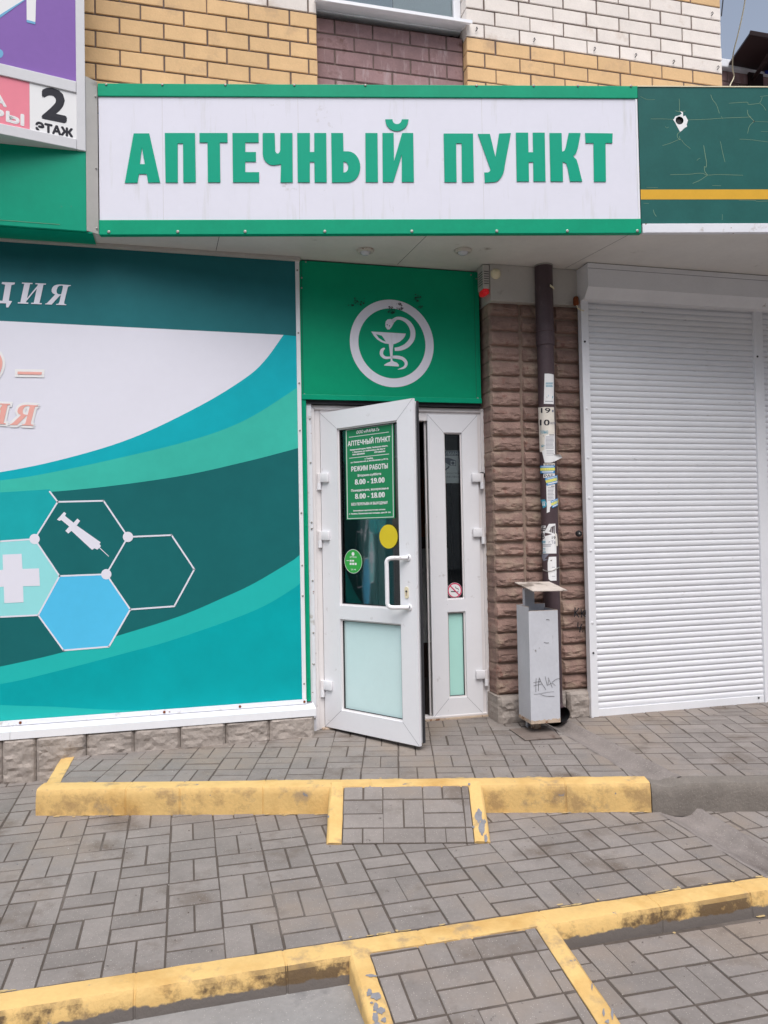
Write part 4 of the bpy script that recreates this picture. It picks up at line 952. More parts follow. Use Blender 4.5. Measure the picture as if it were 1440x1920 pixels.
b = MB(); b.face([p+Vector((0, 0, CZ1-CZ0-.01)) for p in sp], 'alu'); b.build('top_cover', T)
# return strip and the left fascia
T = thing('green_fascia', (-1.6, -.2, CZ0-.01), 'plain green fascia panel under the lightbox on the left', 'fascia')
b = MB(); xr = W(161.5, 350, .275).x; b.bx(-3.2, xr, -.275, -.25, 2.992, 3.47, 'fascia_green', .004); b.build('panel', T)
b = MB(); b.box((-3.2, -.262, 2.988), (3.2+xr+.03, 0, 0), (0, .175, 0), (0, 0, .006), 'fascia_green'); b.build('underside', T)
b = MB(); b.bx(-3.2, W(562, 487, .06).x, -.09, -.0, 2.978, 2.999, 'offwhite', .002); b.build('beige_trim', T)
b = MB(); b.box((-3.2, -.277, 3.02), (3.2+xr-.14, 0, 0), (0, .001, 0), (0, 0, .0015), 'crack'); b.build('scratch', T)
b = MB(); q0, q1 = Vector((xr+.0015, -.272, 0)), Vector((-.487, -.226, 0)); up_ = Vector((0, 0, 1)); dn_ = (q1-q0).normalized(); nn_ = Vector((dn_.y, -dn_.x, 0))
b.box(q0+up_*(CZ0-.002), q1-q0, -nn_*.012 if nn_.y < 0 else nn_*.012, up_*(3.895-CZ0), 'offwhite', .002)
T2 = b.build('corner_strip', label='narrow cream metal corner strip between the green fascia and the long white sign', cat='trim')
screws(T2, [Vector((-.497, -.236, z)) for z in (3.03, 3.38, 3.8)], Vector((.4, -.9, 0)).normalized(), 'steel', .006)

# ------------------------------------------------------------------ lightbox
LA = Vector((-.547, -.282, 0)); LB = Vector((-.973, -.385, 0)); LU = (LA-LB).normalized(); LN = Vector((LU.y, -LU.x, 0)); LN = LN if LN.y < 0 else -LN
def lb(px, py, l=0.0): return hit(px, py, LA, LN)+LN*l
def lz(u, z, l=0.0): return LA+LU*u+LN*l+Vector((0, 0, z))
def lzz(px, py): q = lb(px, py); return (q-LA).dot(LU), q.z
T = thing('lightbox_sign', lz(-1, 3.45), 'aluminium framed lightbox with a purple poster and a floor number panel', 'sign')
ZB, ZT = 3.452, 5.6; b = MB(); ul = -2.4
uP, _ = lzz(142.5, 100)
b.box(lz(uP, ZB+.0, -.20), LU*(-uP), LN*.20, Vector((0, 0, ZT-ZB)), 'alu', .003); b.build('post', T)
zb2 = lzz(80, 238)[1]; z_lo = [lzz(x, y)[1] for x, y in ((10, 231), (140, 262))]; z_mid = [lzz(x, y)[1] for x, y in ((10, 145), (140, 171))]; z_mi2 = [lzz(x, y)[1] for x, y in ((10, 121), (140, 152))]
zl, zm, zn = sum(z_lo)/2, sum(z_mid)/2, sum(z_mi2)/2
b = MB(); b.box(lz(ul, ZB, -.20), LU*(uP-ul-.001), LN*.202, Vector((0, 0, zl-ZB)), 'alu', .003); b.build('rail', T); b = MB(); b.box(lz(ul, zm, -.05), LU*(uP-ul-.001), LN*.052, Vector((0, 0, zn-zm)), 'alu', .003); b.build('rail', T); b = MB()
b.box(lz(ul, ZT-.06, -.05), LU*(uP-ul-.001), LN*.052, Vector((0, 0, .06)), 'alu', .003); b.build('rail', T)
b = MB(); b.box(lz(ul, zl, -.19), LU*(uP-ul), LN*.15, Vector((0, 0, ZT-zl)), 'alu'); b.build('body', T)
b = MB(); b.box(lz(ul, zn, -.02), LU*(uP-ul), LN*.008, Vector((0, 0, ZT-.06-zn)), 'purple')
lg = lambda x, y, l=-.0115: hit(x/6.857, y/6.857, LA-LN*.012, LN)+LN*.0006
b.slab([lg(*p) for p in ((-700, -500), (560, -500), (305, 0), (0, 190), (-700, 600))], LN, .0003, 'poster_white'); b.slab([lg(*p)+LN*.0004 for p in ((305, 0), (325, 0), (0, 232), (-700, 650), (-700, 600), (0, 190))], LN, .0003, 'poster_blue')
b.slab([lg(*p)+LN*.0004 for p in ((338, -300), (470, -300), (455, 285), (343, 255))], LN, .0003, 'poster_white'); b.slab([lg(*p)+LN*.0008 for p in ((343, 255), (455, 285), (453, 315), (343, 288))], LN, .0003, 'poster_blue')
b.slab([lg(*p) for p in arc(-10, 690, 52, 58, -90, 90, 10)], LN, .0003, 'poster_blue')
b.build('poster', T)
b = MB(); uS = lzz(55.5, 200)[0]
b.box(lz(ul, zl, -.014), LU*(uS-ul), LN*.008, Vector((0, 0, zm-zl)), 'pink'); b.box(lz(uS+.0005, zl, -.014), LU*(uP-uS), LN*.008, Vector((0, 0, zm-zl)), 'poster_white'); b.build('floor_panel', T)
lh = lambda x, y: hit(x/6.857, y/6.857, LA-LN*.0055, LN)
b = MB()
text(b, '2', [(552, 1132), (845, 1185), (835, 1562), (555, 1505)], lh, 'ink', LN, bold=24)
text(b, 'ЭТАЖ', [(463, 1564), (932, 1660), (932, 1762), (463, 1675)], lh, 'ink', LN, bold=9)
text(b, 'РЫ', [(-110, 1392), (302, 1480), (302, 1612), (-110, 1500)], lh, 'poster_white', LN, bold=11)
text(b, 'А', [(-90, 1200), (60, 1240), (80, 1372), (-100, 1340)], lh, 'poster_white', LN, bold=7); b.build('lettering', T)

# ------------------------------------------------------------------ banner on the left
BY = .06
def bn(px, py, l=0.0): return W(px, py, BY)+YN*l
T = thing('pharmacy_banner', (-1, -.06, .2), 'big teal and white wall banner with hexagons, a syringe and a cross', 'banner')
bxr = (bn(557, 600).x+bn(565, 1200).x)/2-.004; zlo, zhi = .213, 2.98; xl = -3.1
b = MB(); b.bx(xl, bxr, -.06, -.04, zlo-.005, zhi, 'teal_dark'); b.build('panel', T)
b = MB(); Z24 = lambda x, y: (x/2.4, 460+y/2.4); Z3 = lambda x, y: (x/3, 880+y/3)
lay = [0]
def P2(pts, m, tr=None, step=True):
    if step: lay[0] += .00025
    q = [bn(*(tr(*p) if tr else p), lay[0]) for p in pts]
    for v in q: v.x = min(v.x, bxr-.0005); v.z = max(v.z, zlo+.0005)
    b.slab(q, YN, .0001, m)
cm = lambda pts, tr, n=6: [(p.x, p.y) for p in catmull([Vector((*tr(*q), 0)) for q in pts], n)]
w1 = cm([(1276, 403), (1190, 520), (1100, 600), (900, 722), (600, 865), (300, 958), (0, 1021), (-400, 1075), (-1400, 1130)], Z24)
w2 = cm([(1340, 640), (1100, 788), (850, 880), (500, 965), (200, 1028), (0, 1058), (-400, 1100), (-1400, 1140)], Z24)
w3 = cm([(1344, 912), (1100, 975), (800, 1040), (400, 1094), (0, 1125), (-400, 1145), (-1400, 1150)], Z24)
topl = [(-600, 578), (531.7, 628)]
P2([(-600, 578), (0, 601.7)]+w1, 'banner_white'); 
P2([w1[0], (560, 630.5)]+w2+w1[::-1], 'cyan'); P2(w2+w3[::-1], 'mint')
P2(w3+[(-600, 1400), (570, 1320)], 'teal_deep', step=False)
w4 = cm([(1700, 480), (1440, 635), (1250, 725), (1000, 830), (650, 940), (350, 1030), (0, 1110), (-600, 1230), (-1800, 1330)], Z3)
w5 = cm([(1700, 640), (1440, 790), (1000, 950), (700, 1035), (300, 1140), (0, 1208), (-600, 1300), (-1800, 1380)], Z3)
w6 = cm([(1500, 1345), (750, 1355), (300, 1335), (0, 1325), (-600, 1290), (-1800, 1200)], Z3)
P2([Z3(*p) for p in ((0, 130), (280, 112), (325, 183), (195, 392), (0, 405), (-300, 420), (-1500, 400), (-1500, 160))], 'teal_left')
P2(w4+[(-600, 1420), (570, 1420)], 'teal_low2'); P2(w5+[(-600, 1420), (570, 1420)], 'teal_low'); P2(w6+[(-600, 1420)], 'teal_low2')
P2([(0, 405), (195, 392), (335, 600), (215, 820), (0, 830), (-60, 832), (-190, 625), (-60, 408)], 'pale_teal', Z3); P2([(598, 590), (733, 788), (613, 997), (358, 1018), (215, 820), (335, 600)], 'sky_blue', Z3)
P2([(325, 183), (583, 177), (720, 380), (598, 590), (335, 600), (195, 392)], 'teal_deep', Z3, False)
def lnb(pts, w=9):
    q = pts; P = []
    for a, c in zip(q, q[1:]):
        d = Vector((c[0]-a[0], c[1]-a[1])).normalized(); nn = Vector((-d.y, d.x))*w/2; e = d*w*.28
        P2([(a[0]+nn.x-e.x, a[1]+nn.y-e.y), (c[0]+nn.x+e.x, c[1]+nn.y+e.y), (c[0]-nn.x+e.x, c[1]-nn.y+e.y), (a[0]-nn.x-e.x, a[1]-nn.y-e.y)], 'banner_white', Z3, False)
lay[0] += .0003
lnb([(280, 125), (325, 183), (583, 177), (720, 380), (598, 590), (335, 600), (195, 392), (325, 183)]); lnb([(598, 590), (733, 788), (613, 997), (358, 1018), (215, 820), (335, 600)]); lnb([(720, 380), (965, 370), (1093, 562), (980, 770), (733, 788)]); lnb([(195, 392), (0, 405), (-60, 408), (-190, 625), (-60, 832), (0, 830), (215, 820)])
for x, y in ((720, 380), (598, 590), (195, 392)): P2([(x+29*math.cos(i*.314), y+29*math.sin(i*.314)) for i in range(20)], 'banner_white', Z3, x > 700)
P2([(15, 480), (122, 475), (127, 560), (220, 557), (225, 655), (130, 657), (133, 747), (25, 752), (22, 660), (-85, 665), (-88, 570), (18, 565)], 'banner_white', Z3)
P2([(321, 283), (361, 240), (373, 248), (366, 262), (414, 300), (436, 277), (451, 290), (432, 316), (566, 410), (560, 420), (568, 432), (548, 452), (532, 444), (518, 453), (402, 346), (385, 361), (368, 346), (390, 322), (345, 285), (335, 290)], 'banner_white', Z3)
P2([(556, 440), (560, 437), (614, 489), (611, 491)], 'banner_white', Z3, False)
b.build('printed_design', T)
b = MB(); lay[0] = .003
f24 = lambda x, y: bn(*Z24(x, y), lay[0])
text(b, '\U0001D411', [(226, 173), (320, 180), (298, 270), (204, 266)], f24, 'banner_white', YN, mirror=True)
letter_i([(100, 168), (208, 173), (188, 266), (80, 262)], f24, 'banner_white', YN, b)
P2([(-60, 165), (-5, 166), (-7, 174), (-22, 178), (-34, 248), (12, 250), (24, 178), (8, 174), (10, 166), (68, 168), (66, 176), (52, 180), (40, 250), (55, 252), (38, 280), (28, 280), (28, 262), (-80, 258), (-78, 250), (-62, 246), (-50, 180), (-62, 174)], 'banner_white', Z24, False)
def outl(fn, *a):
    lay[0] = .0034; fn('glow', True); lay[0] = .0056; fn('coral', False)
def t1(m, o):
    e = 12 if o else 0
    P2([(80-e, 569-e), (190+e, 571-e), (187+e, 583+e), (80-e, 581+e)], m, Z24, False)
    P2([(x, y) for x, y in ribbon2([(-60, 470), (-15, 490), (2, 530), (-15, 580), (-60, 605)], [20+e*2]*5, 5)], m, Z24, False)
    lay[0] += .0002
    text(b, '\U0001D411', [(74, 715), (172, 721), (150, 812), (46, 808)], lambda x, y: bn(*Z24(x, y), lay[0]), m, YN, mirror=True, bold=11 if o else 0)
    letter_i([(-56, 710), (47, 714), (26, 806), (-80, 800)], lambda x, y: bn(*Z24(x, y), lay[0]), m, YN, b, .10 if o else 0)
outl(t1); b.build('lettering', T)
b = MB(); b.bx(bxr, bxr+.026, -.066, -.035, zlo+.0, zhi, 'white_metal', .002); b.bx(xl, bxr+.028, -.068, -.036, zlo-.03, zlo-.0005, 'rusty_white', .002); tr_ = b.build('trim', T)
screws(tr_, [Vector((bxr+.013, -.067, z)) for z in (.31, .86, 1.05, 1.38, 1.9, 2.2, 2.52, 2.92)], YN, 'steel', .006)
screws(tr_, [Vector((W(px, 1330, .068).x, -.069, zlo-.015)) for px in (38, 308, 450, 571, -150)], YN, 'rust', .008)
# sill flashing under the banner
b = MB(); prof = [(-.03, .182), (-.065, .180), (-.15, .168), (-.152, .125), (-.148, .125), (-.146, .160), (-.06, .172), (-.03, .172)]
for x0, x1 in ((-3.2, W(19, 1380, .15).x-.002), (W(19, 1380, .15).x, .742)):
    b.slab([(x0, y, z) for y, z in prof], Vector((1, 0, 0)), x1-x0, 'white_metal'); b.slab([(x0, y, z) for y, z in prof], Vector((-1, 0, 0)), 0, 'white_metal')
b.bx(-3.2, .735, -.045, -.03, .17, .19, 'seam_grey')
b.build('sill_flashing', label='white metal sill flashing over the stone plinth below the banner', cat='flashing')
# green jamb strip and emblem panel
EX0, EX1 = W(567, 620, .05).x, W(900, 640, .05).x; EZ0, EZ1 = 2.112, 2.992
b = MB(); x0, x1 = W(567.5, 1000, .05).x+.0, W(577, 1000, .05).x-.001
b.bx(bxr+.028, x1+.004, -.052, -.02, .195, EZ0-.004, 'strip_green', .003); b.bx(bxr+.033, bxr+.040, -.056, -.05, .2, EZ0-.01, 'strip_green', .002)
o = b.build('green_jamb_strip', label='narrow green metal strip between the banner and the door frame', cat='trim'); screws(o, [Vector((x1-.014, -.053, z)) for z in (.34, .68, 1.05, 1.3, 1.38, 1.72, 1.98)], YN, 'strip_green', .006)
T = thing('emblem_panel', ((EX0+EX1)/2, -.05, EZ0), 'green panel with the white cup and snake emblem above the door', 'sign')
b = MB(); b.bx(bxr+.0275, EX1, -.05, -.03, EZ0, EZ1, 'emblem_green', .002); b.bx(bxr+.029, EX1+.001, -.060, -.0505, EZ0-.012, EZ0+.022, 'strip_green', .003); b.bx(bxr+.040, bxr+.0415, -.0515, -.0501, EZ0+.02, EZ1, 'seam'); b.bx(EX1-.035, EX1-.034, -.0513, -.0501, EZ0+.02, EZ1, 'seam')
b.build('panel', T)
b = MB(); b.bx(bxr+.03, EX1, -.04, .0, EZ0-.035, EZ0-.0125, 'seam'); b.build('gap_filler', T)
en = lambda px, py, l=.0008: W(px, py, .05)+YN*l
cc = en(735.5, 644); ro = (en(735, 562).z-en(735, 726).z)/2; cc.z = (en(735, 562).z+en(735, 726).z)/2; ri = ro*.80
cr = lambda r: [cc+Vector((math.cos(t)*r*.985, 0, math.sin(t)*r)) for t in [2*math.pi*i/72 for i in range(72)]]
b = MB(); b.slab(cr(ro), YN, .0008, 'white_sign', [cr(ri)]); e5 = lambda x, y: en(540+x/3.6, 440+y/3.6)
E5 = lambda pts, m='white_sign', l=.0008: b.slab([e5(*p) for p in pts], YN, l, m)
E5([(562, 654), (795, 668), (790, 685), (778, 702), (755, 722), (725, 736), (711, 739), (707, 775), (704, 848), (714, 857), (735, 864), (749, 880), (746, 890), (650, 884), (650, 878), (668, 866), (690, 857), (693, 848), (688, 800), (680, 738), (655, 735), (625, 723), (600, 706), (580, 684)])
b.slab([e5(*p)+YN*.001 for p in ((594, 672), (632, 682), (645, 700), (660, 722), (640, 716), (612, 697))], YN, .0003, 'emblem_green')
E5(ribbon2([(708, 582), (735, 565), (775, 570), (815, 598), (840, 645), (838, 700), (805, 745), (760, 768), (720, 774)], [26, 20, 22, 28, 33, 34, 33, 28, 22]))
E5([(660, 585), (672, 572), (692, 570), (715, 578), (714, 596), (700, 622), (685, 640), (670, 640), (658, 622), (657, 600)])
E5(ribbon2([(652, 766), (634, 782), (632, 810), (655, 830), (692, 830)], [10, 22, 22, 18, 14])); E5(ribbon2([(700, 826), (740, 828), (775, 838), (797, 866), (785, 895), (742, 910)], [18, 22, 22, 20, 16, 3]))
for x, y in ((669, 609), (685, 616)): b.slab([e5(x+4*math.cos(i), y+4*math.sin(i))+YN*.001 for i in range(6)], YN, .0003, 'ink')
b.build('emblem', T)
random.seed(3)     # remains of glue and torn paper
for cx_, cy_, n_, sx, sy, mt in ((470, 455, 26, 40, 22, 'ink'), (870, 430, 20, 22, 22, 'ink'), (890, 490, 12, 16, 10, 'ink'), (700, 520, 26, 26, 14, 'ink'), (755, 470, 16, 24, 8, 'ink'), (690, 490, 12, 14, 8, 'ink'), (755, 500, 24, 22, 8, 'ink'), (430, 475, 8, 20, 6, 'ink')):
    b = MB()
    for _ in range(n_):
        x, y = cx_+random.gauss(0, sx*.55), cy_+random.gauss(0, sy*.55); s_ = random.uniform(2, 9); a = random.random()*3; k = random.uniform(.2, .6)
        b.slab([e5(x+s_*math.cos(t+a)*(1 if i % 2 else k), y+s_*.8*math.sin(t+a)*(1 if i % 2 else k))+YN*.0014 for i, t in enumerate([j*1.047 for j in range(6)])], YN, .0002, 'ink')
    b.build('torn_paper_remains', T)
screws(T, [e5(*p)+YN*.001 for p in ((120, 184), (92, 292), (92, 360), (1235, 272), (1270, 298), (110, 1078), (140, 1098), (1280, 1104), (1260, 1132))], YN, 'steel', .006)

# ================================================================== SHUTTERS
def shutter(x0, x1, xr, label, left_rail=True, dents=0):
    T = thing('roller_shutter', ((x0+x1)/2, -.235, 0), label, 'roller shutter', 'white roller shutters')
    if left_rail: b = MB(); b.bx(x0, x0+.054, -.250, -.20, -.02, 2.80, 'white_metal', .003); b.build('guide_rail', T)
    b = MB(); b.bx(x1, xr, -.250, -.16, -.03, 2.80, 'white_metal', .003); b.build('guide_rail', T)
    b = MB(); xa, xb = x0+.054, x1; p = .0395; n = int(2.80/p)+1; nxs = 40
    prof = [(0, -.003), (.05, .0015), (.12, .0045), (.35, .0068), (.62, .0068), (.86, .0042), (.93, .001), (1.0, -.003)]
    vs = []; fs = []; k = 0
    for r in range(n):
        z0 = .045+r*p; tilt = random.gauss(0, .0004); dz = random.gauss(0, .0004)
        for u, d in prof:
            for i in range(nxs+1):
                x = xa+(xb-xa)*i/nxs; dn = 0
                if dents: dn = .0035*noise.noise(Vector((x*2.2, z0*1.6, dents)))+.0015*noise.noise(Vector((x*9, z0*4, 3)))
                vs.append((x, -.226-d-dn+tilt*(u-.5), z0+u*p+dz))
        k += 1
    m = len(prof)*n; w = nxs+1
    for r in range(m-1):
        for i in range(nxs): a = r*w+i; fs.append((a, a+1, a+w+1, a+w))
    b.mesh(vs, fs, 'shutter_white'); b.build('curtain', T, smooth='auto')
    b = MB(); b.bx(xa+.002, xb-.002, -.240, -.21, -.012, .046, 'white_metal', .003); b.build('bottom_bar', T)
    return T
M['shutter_white'] = mat('shutter_white', (.78, .79, .82), .38, .02, 4, .0, 40, dirt=[(lin((178, 176, 172)), 12, .66, .10, (1, 1, 4)), (lin((120, 118, 112)), 28, .71, .04, (1, 1, 3))])
SHX0 = W(1089.5, 575, .25).x; SHX1 = W(1413, 590, .25).x; SHX2 = W(1429.5, 590, .25).x
s1 = shutter(SHX0, SHX1, SHX2, 'wide closed white roller shutter right of the stone pillar', True, 1.0)
s2 = shutter(SHX2+.002-.054, SHX2+1.7, SHX2+1.76, 'second white roller shutter, only its left edge at the right side of the photo', False, 2.0)
b = MB(); X0b, X1b = SHX0-.002, SHX2+1.8; pr = [(-.02, 2.995), (-.355, 2.995), (-.355, 2.84), (-.300, 2.775), (-.245, 2.775), (-.245, 2.79), (-.02, 2.79)]
b.slab([(X0b, y, z) for y, z in pr], Vector((-1, 0, 0)), 0, 'white_metal'); b.slab([(X0b, y, z) for y, z in pr], Vector((1, 0, 0)), X1b-X0b, 'white_metal')
b.bx(X0b-.002, X1b, -.358, -.3545, 2.965, 2.9955, 'white_metal'); b.bx(X0b+.0, X1b, -.3556, -.355, 2.960, 2.9635, 'seam_grey'); b.build('shutter_box', s1)
b = MB(); b.bx(X0b, X1b, -.356, -.3, 2.9955, 2.9985, 'seam'); b.build('box_gap', s1)
screws(s1, [Vector((SHX0+.024, -.251, z)) for z in (.62, 1.10, 1.45, 1.72, 2.05)], YN, 'white_metal', .009)
screws(s1, [Vector((SHX0+.024, -.252, .42)), Vector((SHX0+.020, -.252, 2.50)), Vector((SHX1+.02, -.252, 2.45)), Vector((SHX1-.05, -.242, .03))], YN, 'black', .007)

# ================================================================== DRAINPIPE
PC = hit(1025, 700, (0, -.235, 0), Vector((0, 1, 0))); PXc = (W(1024.5, 560, .235).x+W(1025.5, 900, .235).x)/2-.002; PYc = -.235; PR = .055
T = thing('drainpipe', (PXc, PYc, 0), 'dark brown drainpipe with torn flyers running down the stone pillar', 'drainpipe')
b = MB(); b.lathe((PXc, PYc, 0), (0, 0, 1), [(PR, .10), (PR, 2.62)], 'pipe', 28); b.build('pipe', T, smooth=True)
b = MB(); b.lathe((PXc, PYc, 0), (0, 0, 1), [(PR+.001, 2.46), (PR+.006, 2.465), (PR+.006, 2.56), (PR+.003, 2.60), (PR+.004, 2.61), (PR+.004, 2.999)], 'pipe', 28); b.build('upper_pipe', T, smooth='auto')
b = MB(); b.lathe((PXc, PYc, 0), (0, 0, 1), [(PR+.006, 2.548), (PR+.009, 2.553), (PR+.006, 2.558)], 'pipe', 28); b.build('collar', T, smooth='auto'); b = MB(); b.lathe((PXc, PYc, 0), (0, 0, 1), [(PR+.003, 2.99), (PR+.008, 2.994), (PR+.008, 2.999)], 'steel', 28); b.build('collar', T, smooth='auto')
b = MB(); b.tube([(PXc, PYc, .13), (PXc, PYc-.004, .10), (PXc+.001, PYc-.022, .072), (PXc+.004, PYc-.05, .060), (PXc+.008, PYc-.11, .054)], [.054, .053, .052, .051, .050], 'pipe', 24, cap=False)
b.tube([(PXc+.005, PYc-.055, .059), (PXc+.008, PYc-.109, .054)], .047, 'black', 24, cap=False); b.build('outlet', T, smooth=True)
b = MB(); b.tube([(PXc+(PR+.004)*math.cos(a), PYc+(PR+.004)*math.sin(a), .985-.012*math.sin(a*2)) for a in [math.pi*1.02+i*.2 for i in range(15)]], .003, 'steel', 6); b.build('wire_tie', T)
b = MB(); z_ = 2.8; b.slab([(PXc+.012, PYc-PR-.010, 2.855), (PXc+.050, PYc-.045, 2.842), (PXc+.052, PYc-.043, 2.83), (PXc+.010, PYc-PR-.010, 2.842)], YN, .004, 'cream'); b.build('tape_scrap', T)
def cyl(px, py, lift=.0015):
    d = ray(px, py); r = PR+lift; ox, oy = CAM.x-PXc, CAM.y-PYc
    A_, B_c, C_ = d.x*d.x+d.y*d.y, 2*(ox*d.x+oy*d.y), ox*ox+oy*oy-r*r; disc_ = B_c*B_c-4*A_*C_
    if disc_ < 0:          # past the silhouette: carry on round the back
        t = -B_c/(2*A_); p = CAM+d*t; e = Vector((p.x-PXc, p.y-PYc, 0)); over = e.length/r-1
        a = math.atan2(e.y, e.x); sg_ = 1 if (e.x*math.cos(YAW)-e.y*math.sin(YAW)) > 0 else -1
        a += sg_*min(1.2, over*1.6+.25)
        return Vector((PXc+r*math.cos(a), PYc+r*math.sin(a), p.z))
    return CAM+d*((-B_c-math.sqrt(disc_))/(2*A_))
def patch(b, pts, m, lift, step=3.0):
    """flat outline in photo pixels wrapped round the pipe"""
    x0 = min(p[0] for p in pts); x1 = max(p[0] for p in pts); n = max(2, int((x1-x0)/step))
    for i in range(n):
        a, c = x0+(x1-x0)*i/n, x0+(x1-x0)*(i+1)/n
        poly = clip(clip(pts if area2(pts) > 0 else pts[::-1], (a, 9999), (a, -9999)), (c, -9999), (c, 9999))
        if len(poly) >= 3:
            q = [cyl(x, y, lift) for x, y in poly]; nn = Vector((q[0].x-PXc, q[0].y-PYc, 0)).normalized()
            k = (q[1]-q[0]).cross(q[2]-q[0]); tot = Vector((0, 0, 0))
            for j in range(1, len(q)-1): tot += (q[j]-q[0]).cross(q[j+1]-q[0])
            b.face(q if tot.dot(nn) > 0 else q[::-1], m)
def area2(p): return sum(p[i][0]*p[(i+1) % len(p)][1]-p[(i+1) % len(p)][0]*p[i][1] for i in range(len(p)))
def rag(x0, y0, x1, y1, r=1.2, n=6, bottom=3, seed=0):
    rs = random.Random(seed); o = []
    for i in range(n+1): o.append((x0+(x1-x0)*i/n, y0+rs.uniform(-r, r)*.3))
    for i in range(1, n+1): o.append((x1+rs.uniform(-r, r)*.4, y0+(y1-y0)*i/n))
    for i in range(1, n+1): o.append((x1+(x0-x1)*i/n, y1+rs.uniform(-bottom, bottom)))
    for i in range(1, n): o.append((x0+rs.uniform(-r, r), y1+(y0-y1)*i/n))
    return o
def px(ox, oy, sc): return lambda x, y: (ox+x/sc, oy+y/sc)
QA, QB, QC = px(990, 680, 9.6), px(990, 860, 7.68), px(880, 700, 4.8)
def flyer(label, outline, m, lift, deco=(), tx=(), name='flyer'):
    b = MB(); patch(b, outline, m, lift)
    if len(b.f) == 0: return
    if deco or tx: T = thing(name, cyl(*outline[0], 0), label, 'flyer' if name == 'flyer' else 'sticker', 'papers glued to the drainpipe')
    else: return b.build(name, label=label, cat='flyer' if name == 'flyer' else 'sticker', group='papers glued to the drainpipe')
    b.build('sheet', T); b = MB()
    for o, mm in deco: patch(b, o, mm, lift+.0006)
    for body, q, mm, bold in tx:
        vs, fs, _ = glyphs(body); 
        for dx in ((0,) if not bold else (0, bold, -bold)):
            P = [cyl(*[(q[3][i]*(1-x)+q[2][i]*x)*(1-y)+(q[0][i]*(1-x)+q[1][i]*x)*y+(dx if i == 0 else 0) for i in (0, 1)], lift+.0011) for x, y in vs]
            b.mesh(P, [f for f in fs], mm)
    b.build('print', T)
R4 = lambda tr, x0, y0, x1, y1, sk=0: [tr(x0, y0), tr(x1, y0+sk), tr(x1, y1+sk), tr(x0, y1)]
def lines(tr, x0, x1, ys, h, m, sk=0): return [(R4(tr, x0+random.uniform(0, 6), y, x1-random.uniform(0, 14), y+h, sk), m) for y in ys]
flyer('white flyer with small teal print, topmost on the drainpipe', [QA(*p) for p in ((298, 198), (360, 196), (430, 205), (464, 215), (464, 748), (380, 742), (285, 740))], 'paper', .0015,
      lines(QA, 315, 455, (360, 378, 405, 425), 10, 'ink_teal')+lines(QA, 305, 450, (690,), 10, 'ink_grey')+[(R4(QA, 364, 580, 370, 610), 'ink_teal'), (R4(QA, 335, 615, 345, 620), 'ink'), (R4(QA, 340, 610, 344, 640), 'ink'), (R4(QA, 440, 600, 450, 640), 'ink_teal')])
flyer('cream flyer with the large numbers 19 and 10 on the drainpipe', [QA(*p) for p in ((185, 808), (300, 798), (468, 800), (478, 1100), (484, 1300), (486, 1600), (200, 1608), (205, 1400), (190, 1050))], 'paper_old', .0015,
      [(R4(QA, 432, 850, 462, 890), 'ink_grey')], [('19', R4(QA, 235, 815, 400, 905), 'ink', .35), ('10', R4(QA, 218, 1025, 385, 1130), 'ink', .5), ('АПР', R4(QA, 398, 1068, 500, 1108), 'ink_grey', .1), ('ТОЛЬКО', R4(QA, 222, 1222, 360, 1275), 'ink_teal', .1), ('г.', R4(QA, 270, 1310, 300, 1340), 'ink_grey', 0), ('Р', R4(QA, 245, 1480, 295, 1520), 'ink_teal', .1)])
flyer('white sheet of close small lines overlapping the large numbered flyer', [QA(*p) for p in ((300, 1390), (310, 1320), (370, 1290), (480, 1285), (486, 1660), (486, 1700), (450, 1790), (400, 1800), (300, 1800), (250, 1600), (295, 1560))], 'paper', .0028,
      lines(QA, 315, 470, range(1330, 1560, 23), 7, 'ink_grey')+lines(QA, 330, 470, (1580, 1604, 1628, 1660), 6, 'ink_grey')+lines(QA, 378, 478, (1295,), 12, 'ink'))
flyer('narrow torn strip just above the upper blue sticker', [QB(*p) for p in ((222, 70), (385, 66), (385, 100), (225, 102))], 'paper_old', .0018, [], [('УСЛУГИ', R4(QB, 240, 76, 375, 100), 'ink', .1)])
flyer('torn white scrap reading РА between two blue stickers', [QB(*p) for p in ((222, 212), (386, 210), (386, 262), (300, 270), (222, 278))], 'paper', .0018, [], [('РАБ', R4(QB, 235, 228, 365, 265), 'ink', .15)])
flyer('long white strip of small lines ending in a torn point', [QB(*p) for p in ((262, 375), (388, 365), (390, 620), (340, 680), (318, 700), (312, 765), (270, 782), (272, 700), (266, 500))], 'paper', .0018, lines(QB, 280, 380, range(415, 600, 20), 6, 'ink_grey')+lines(QB, 330, 385, (392,), 9, 'ink'))
def bstick(label, p, sk):
    q = [QB(*x) for x in p]; m_ = lambda a, c, t: (a[0]+(c[0]-a[0])*t, a[1]+(c[1]-a[1])*t)
    def band(t0, t1, s0=0, s1=1): l0, l1, r0, r1 = m_(q[0], q[3], t0), m_(q[0], q[3], t1), m_(q[1], q[2], t0), m_(q[1], q[2], t1); return [m_(l0, r0, s0), m_(l0, r0, s1), m_(l1, r1, s1), m_(l1, r1, s0)]
    flyer(label, q, 'sticker_blue', .0042, [(band(.28, .66), 'sticker_yellow'), (band(.1, .17, .08, .92), 'paper'), (band(.76, .9, .1, .9), 'paper'), (band(.38, .42, .1, .9), 'ink_grey'), (band(.52, .56, .1, .9), 'ink_grey')], (), 'sticker')
bstick('blue and yellow sticker, the level topmost one on the drainpipe', [(176, 103), (385, 98), (385, 206), (178, 212)], 0)
bstick('blue and yellow tilted sticker in the middle of the three on the drainpipe', [(243, 285), (425, 238), (446, 345), (272, 388)], 0)
bstick('blue and yellow sticker tilted on the right, lowest of the three on the drainpipe', [(325, 612), (440, 565), (474, 655), (350, 712)], 0)
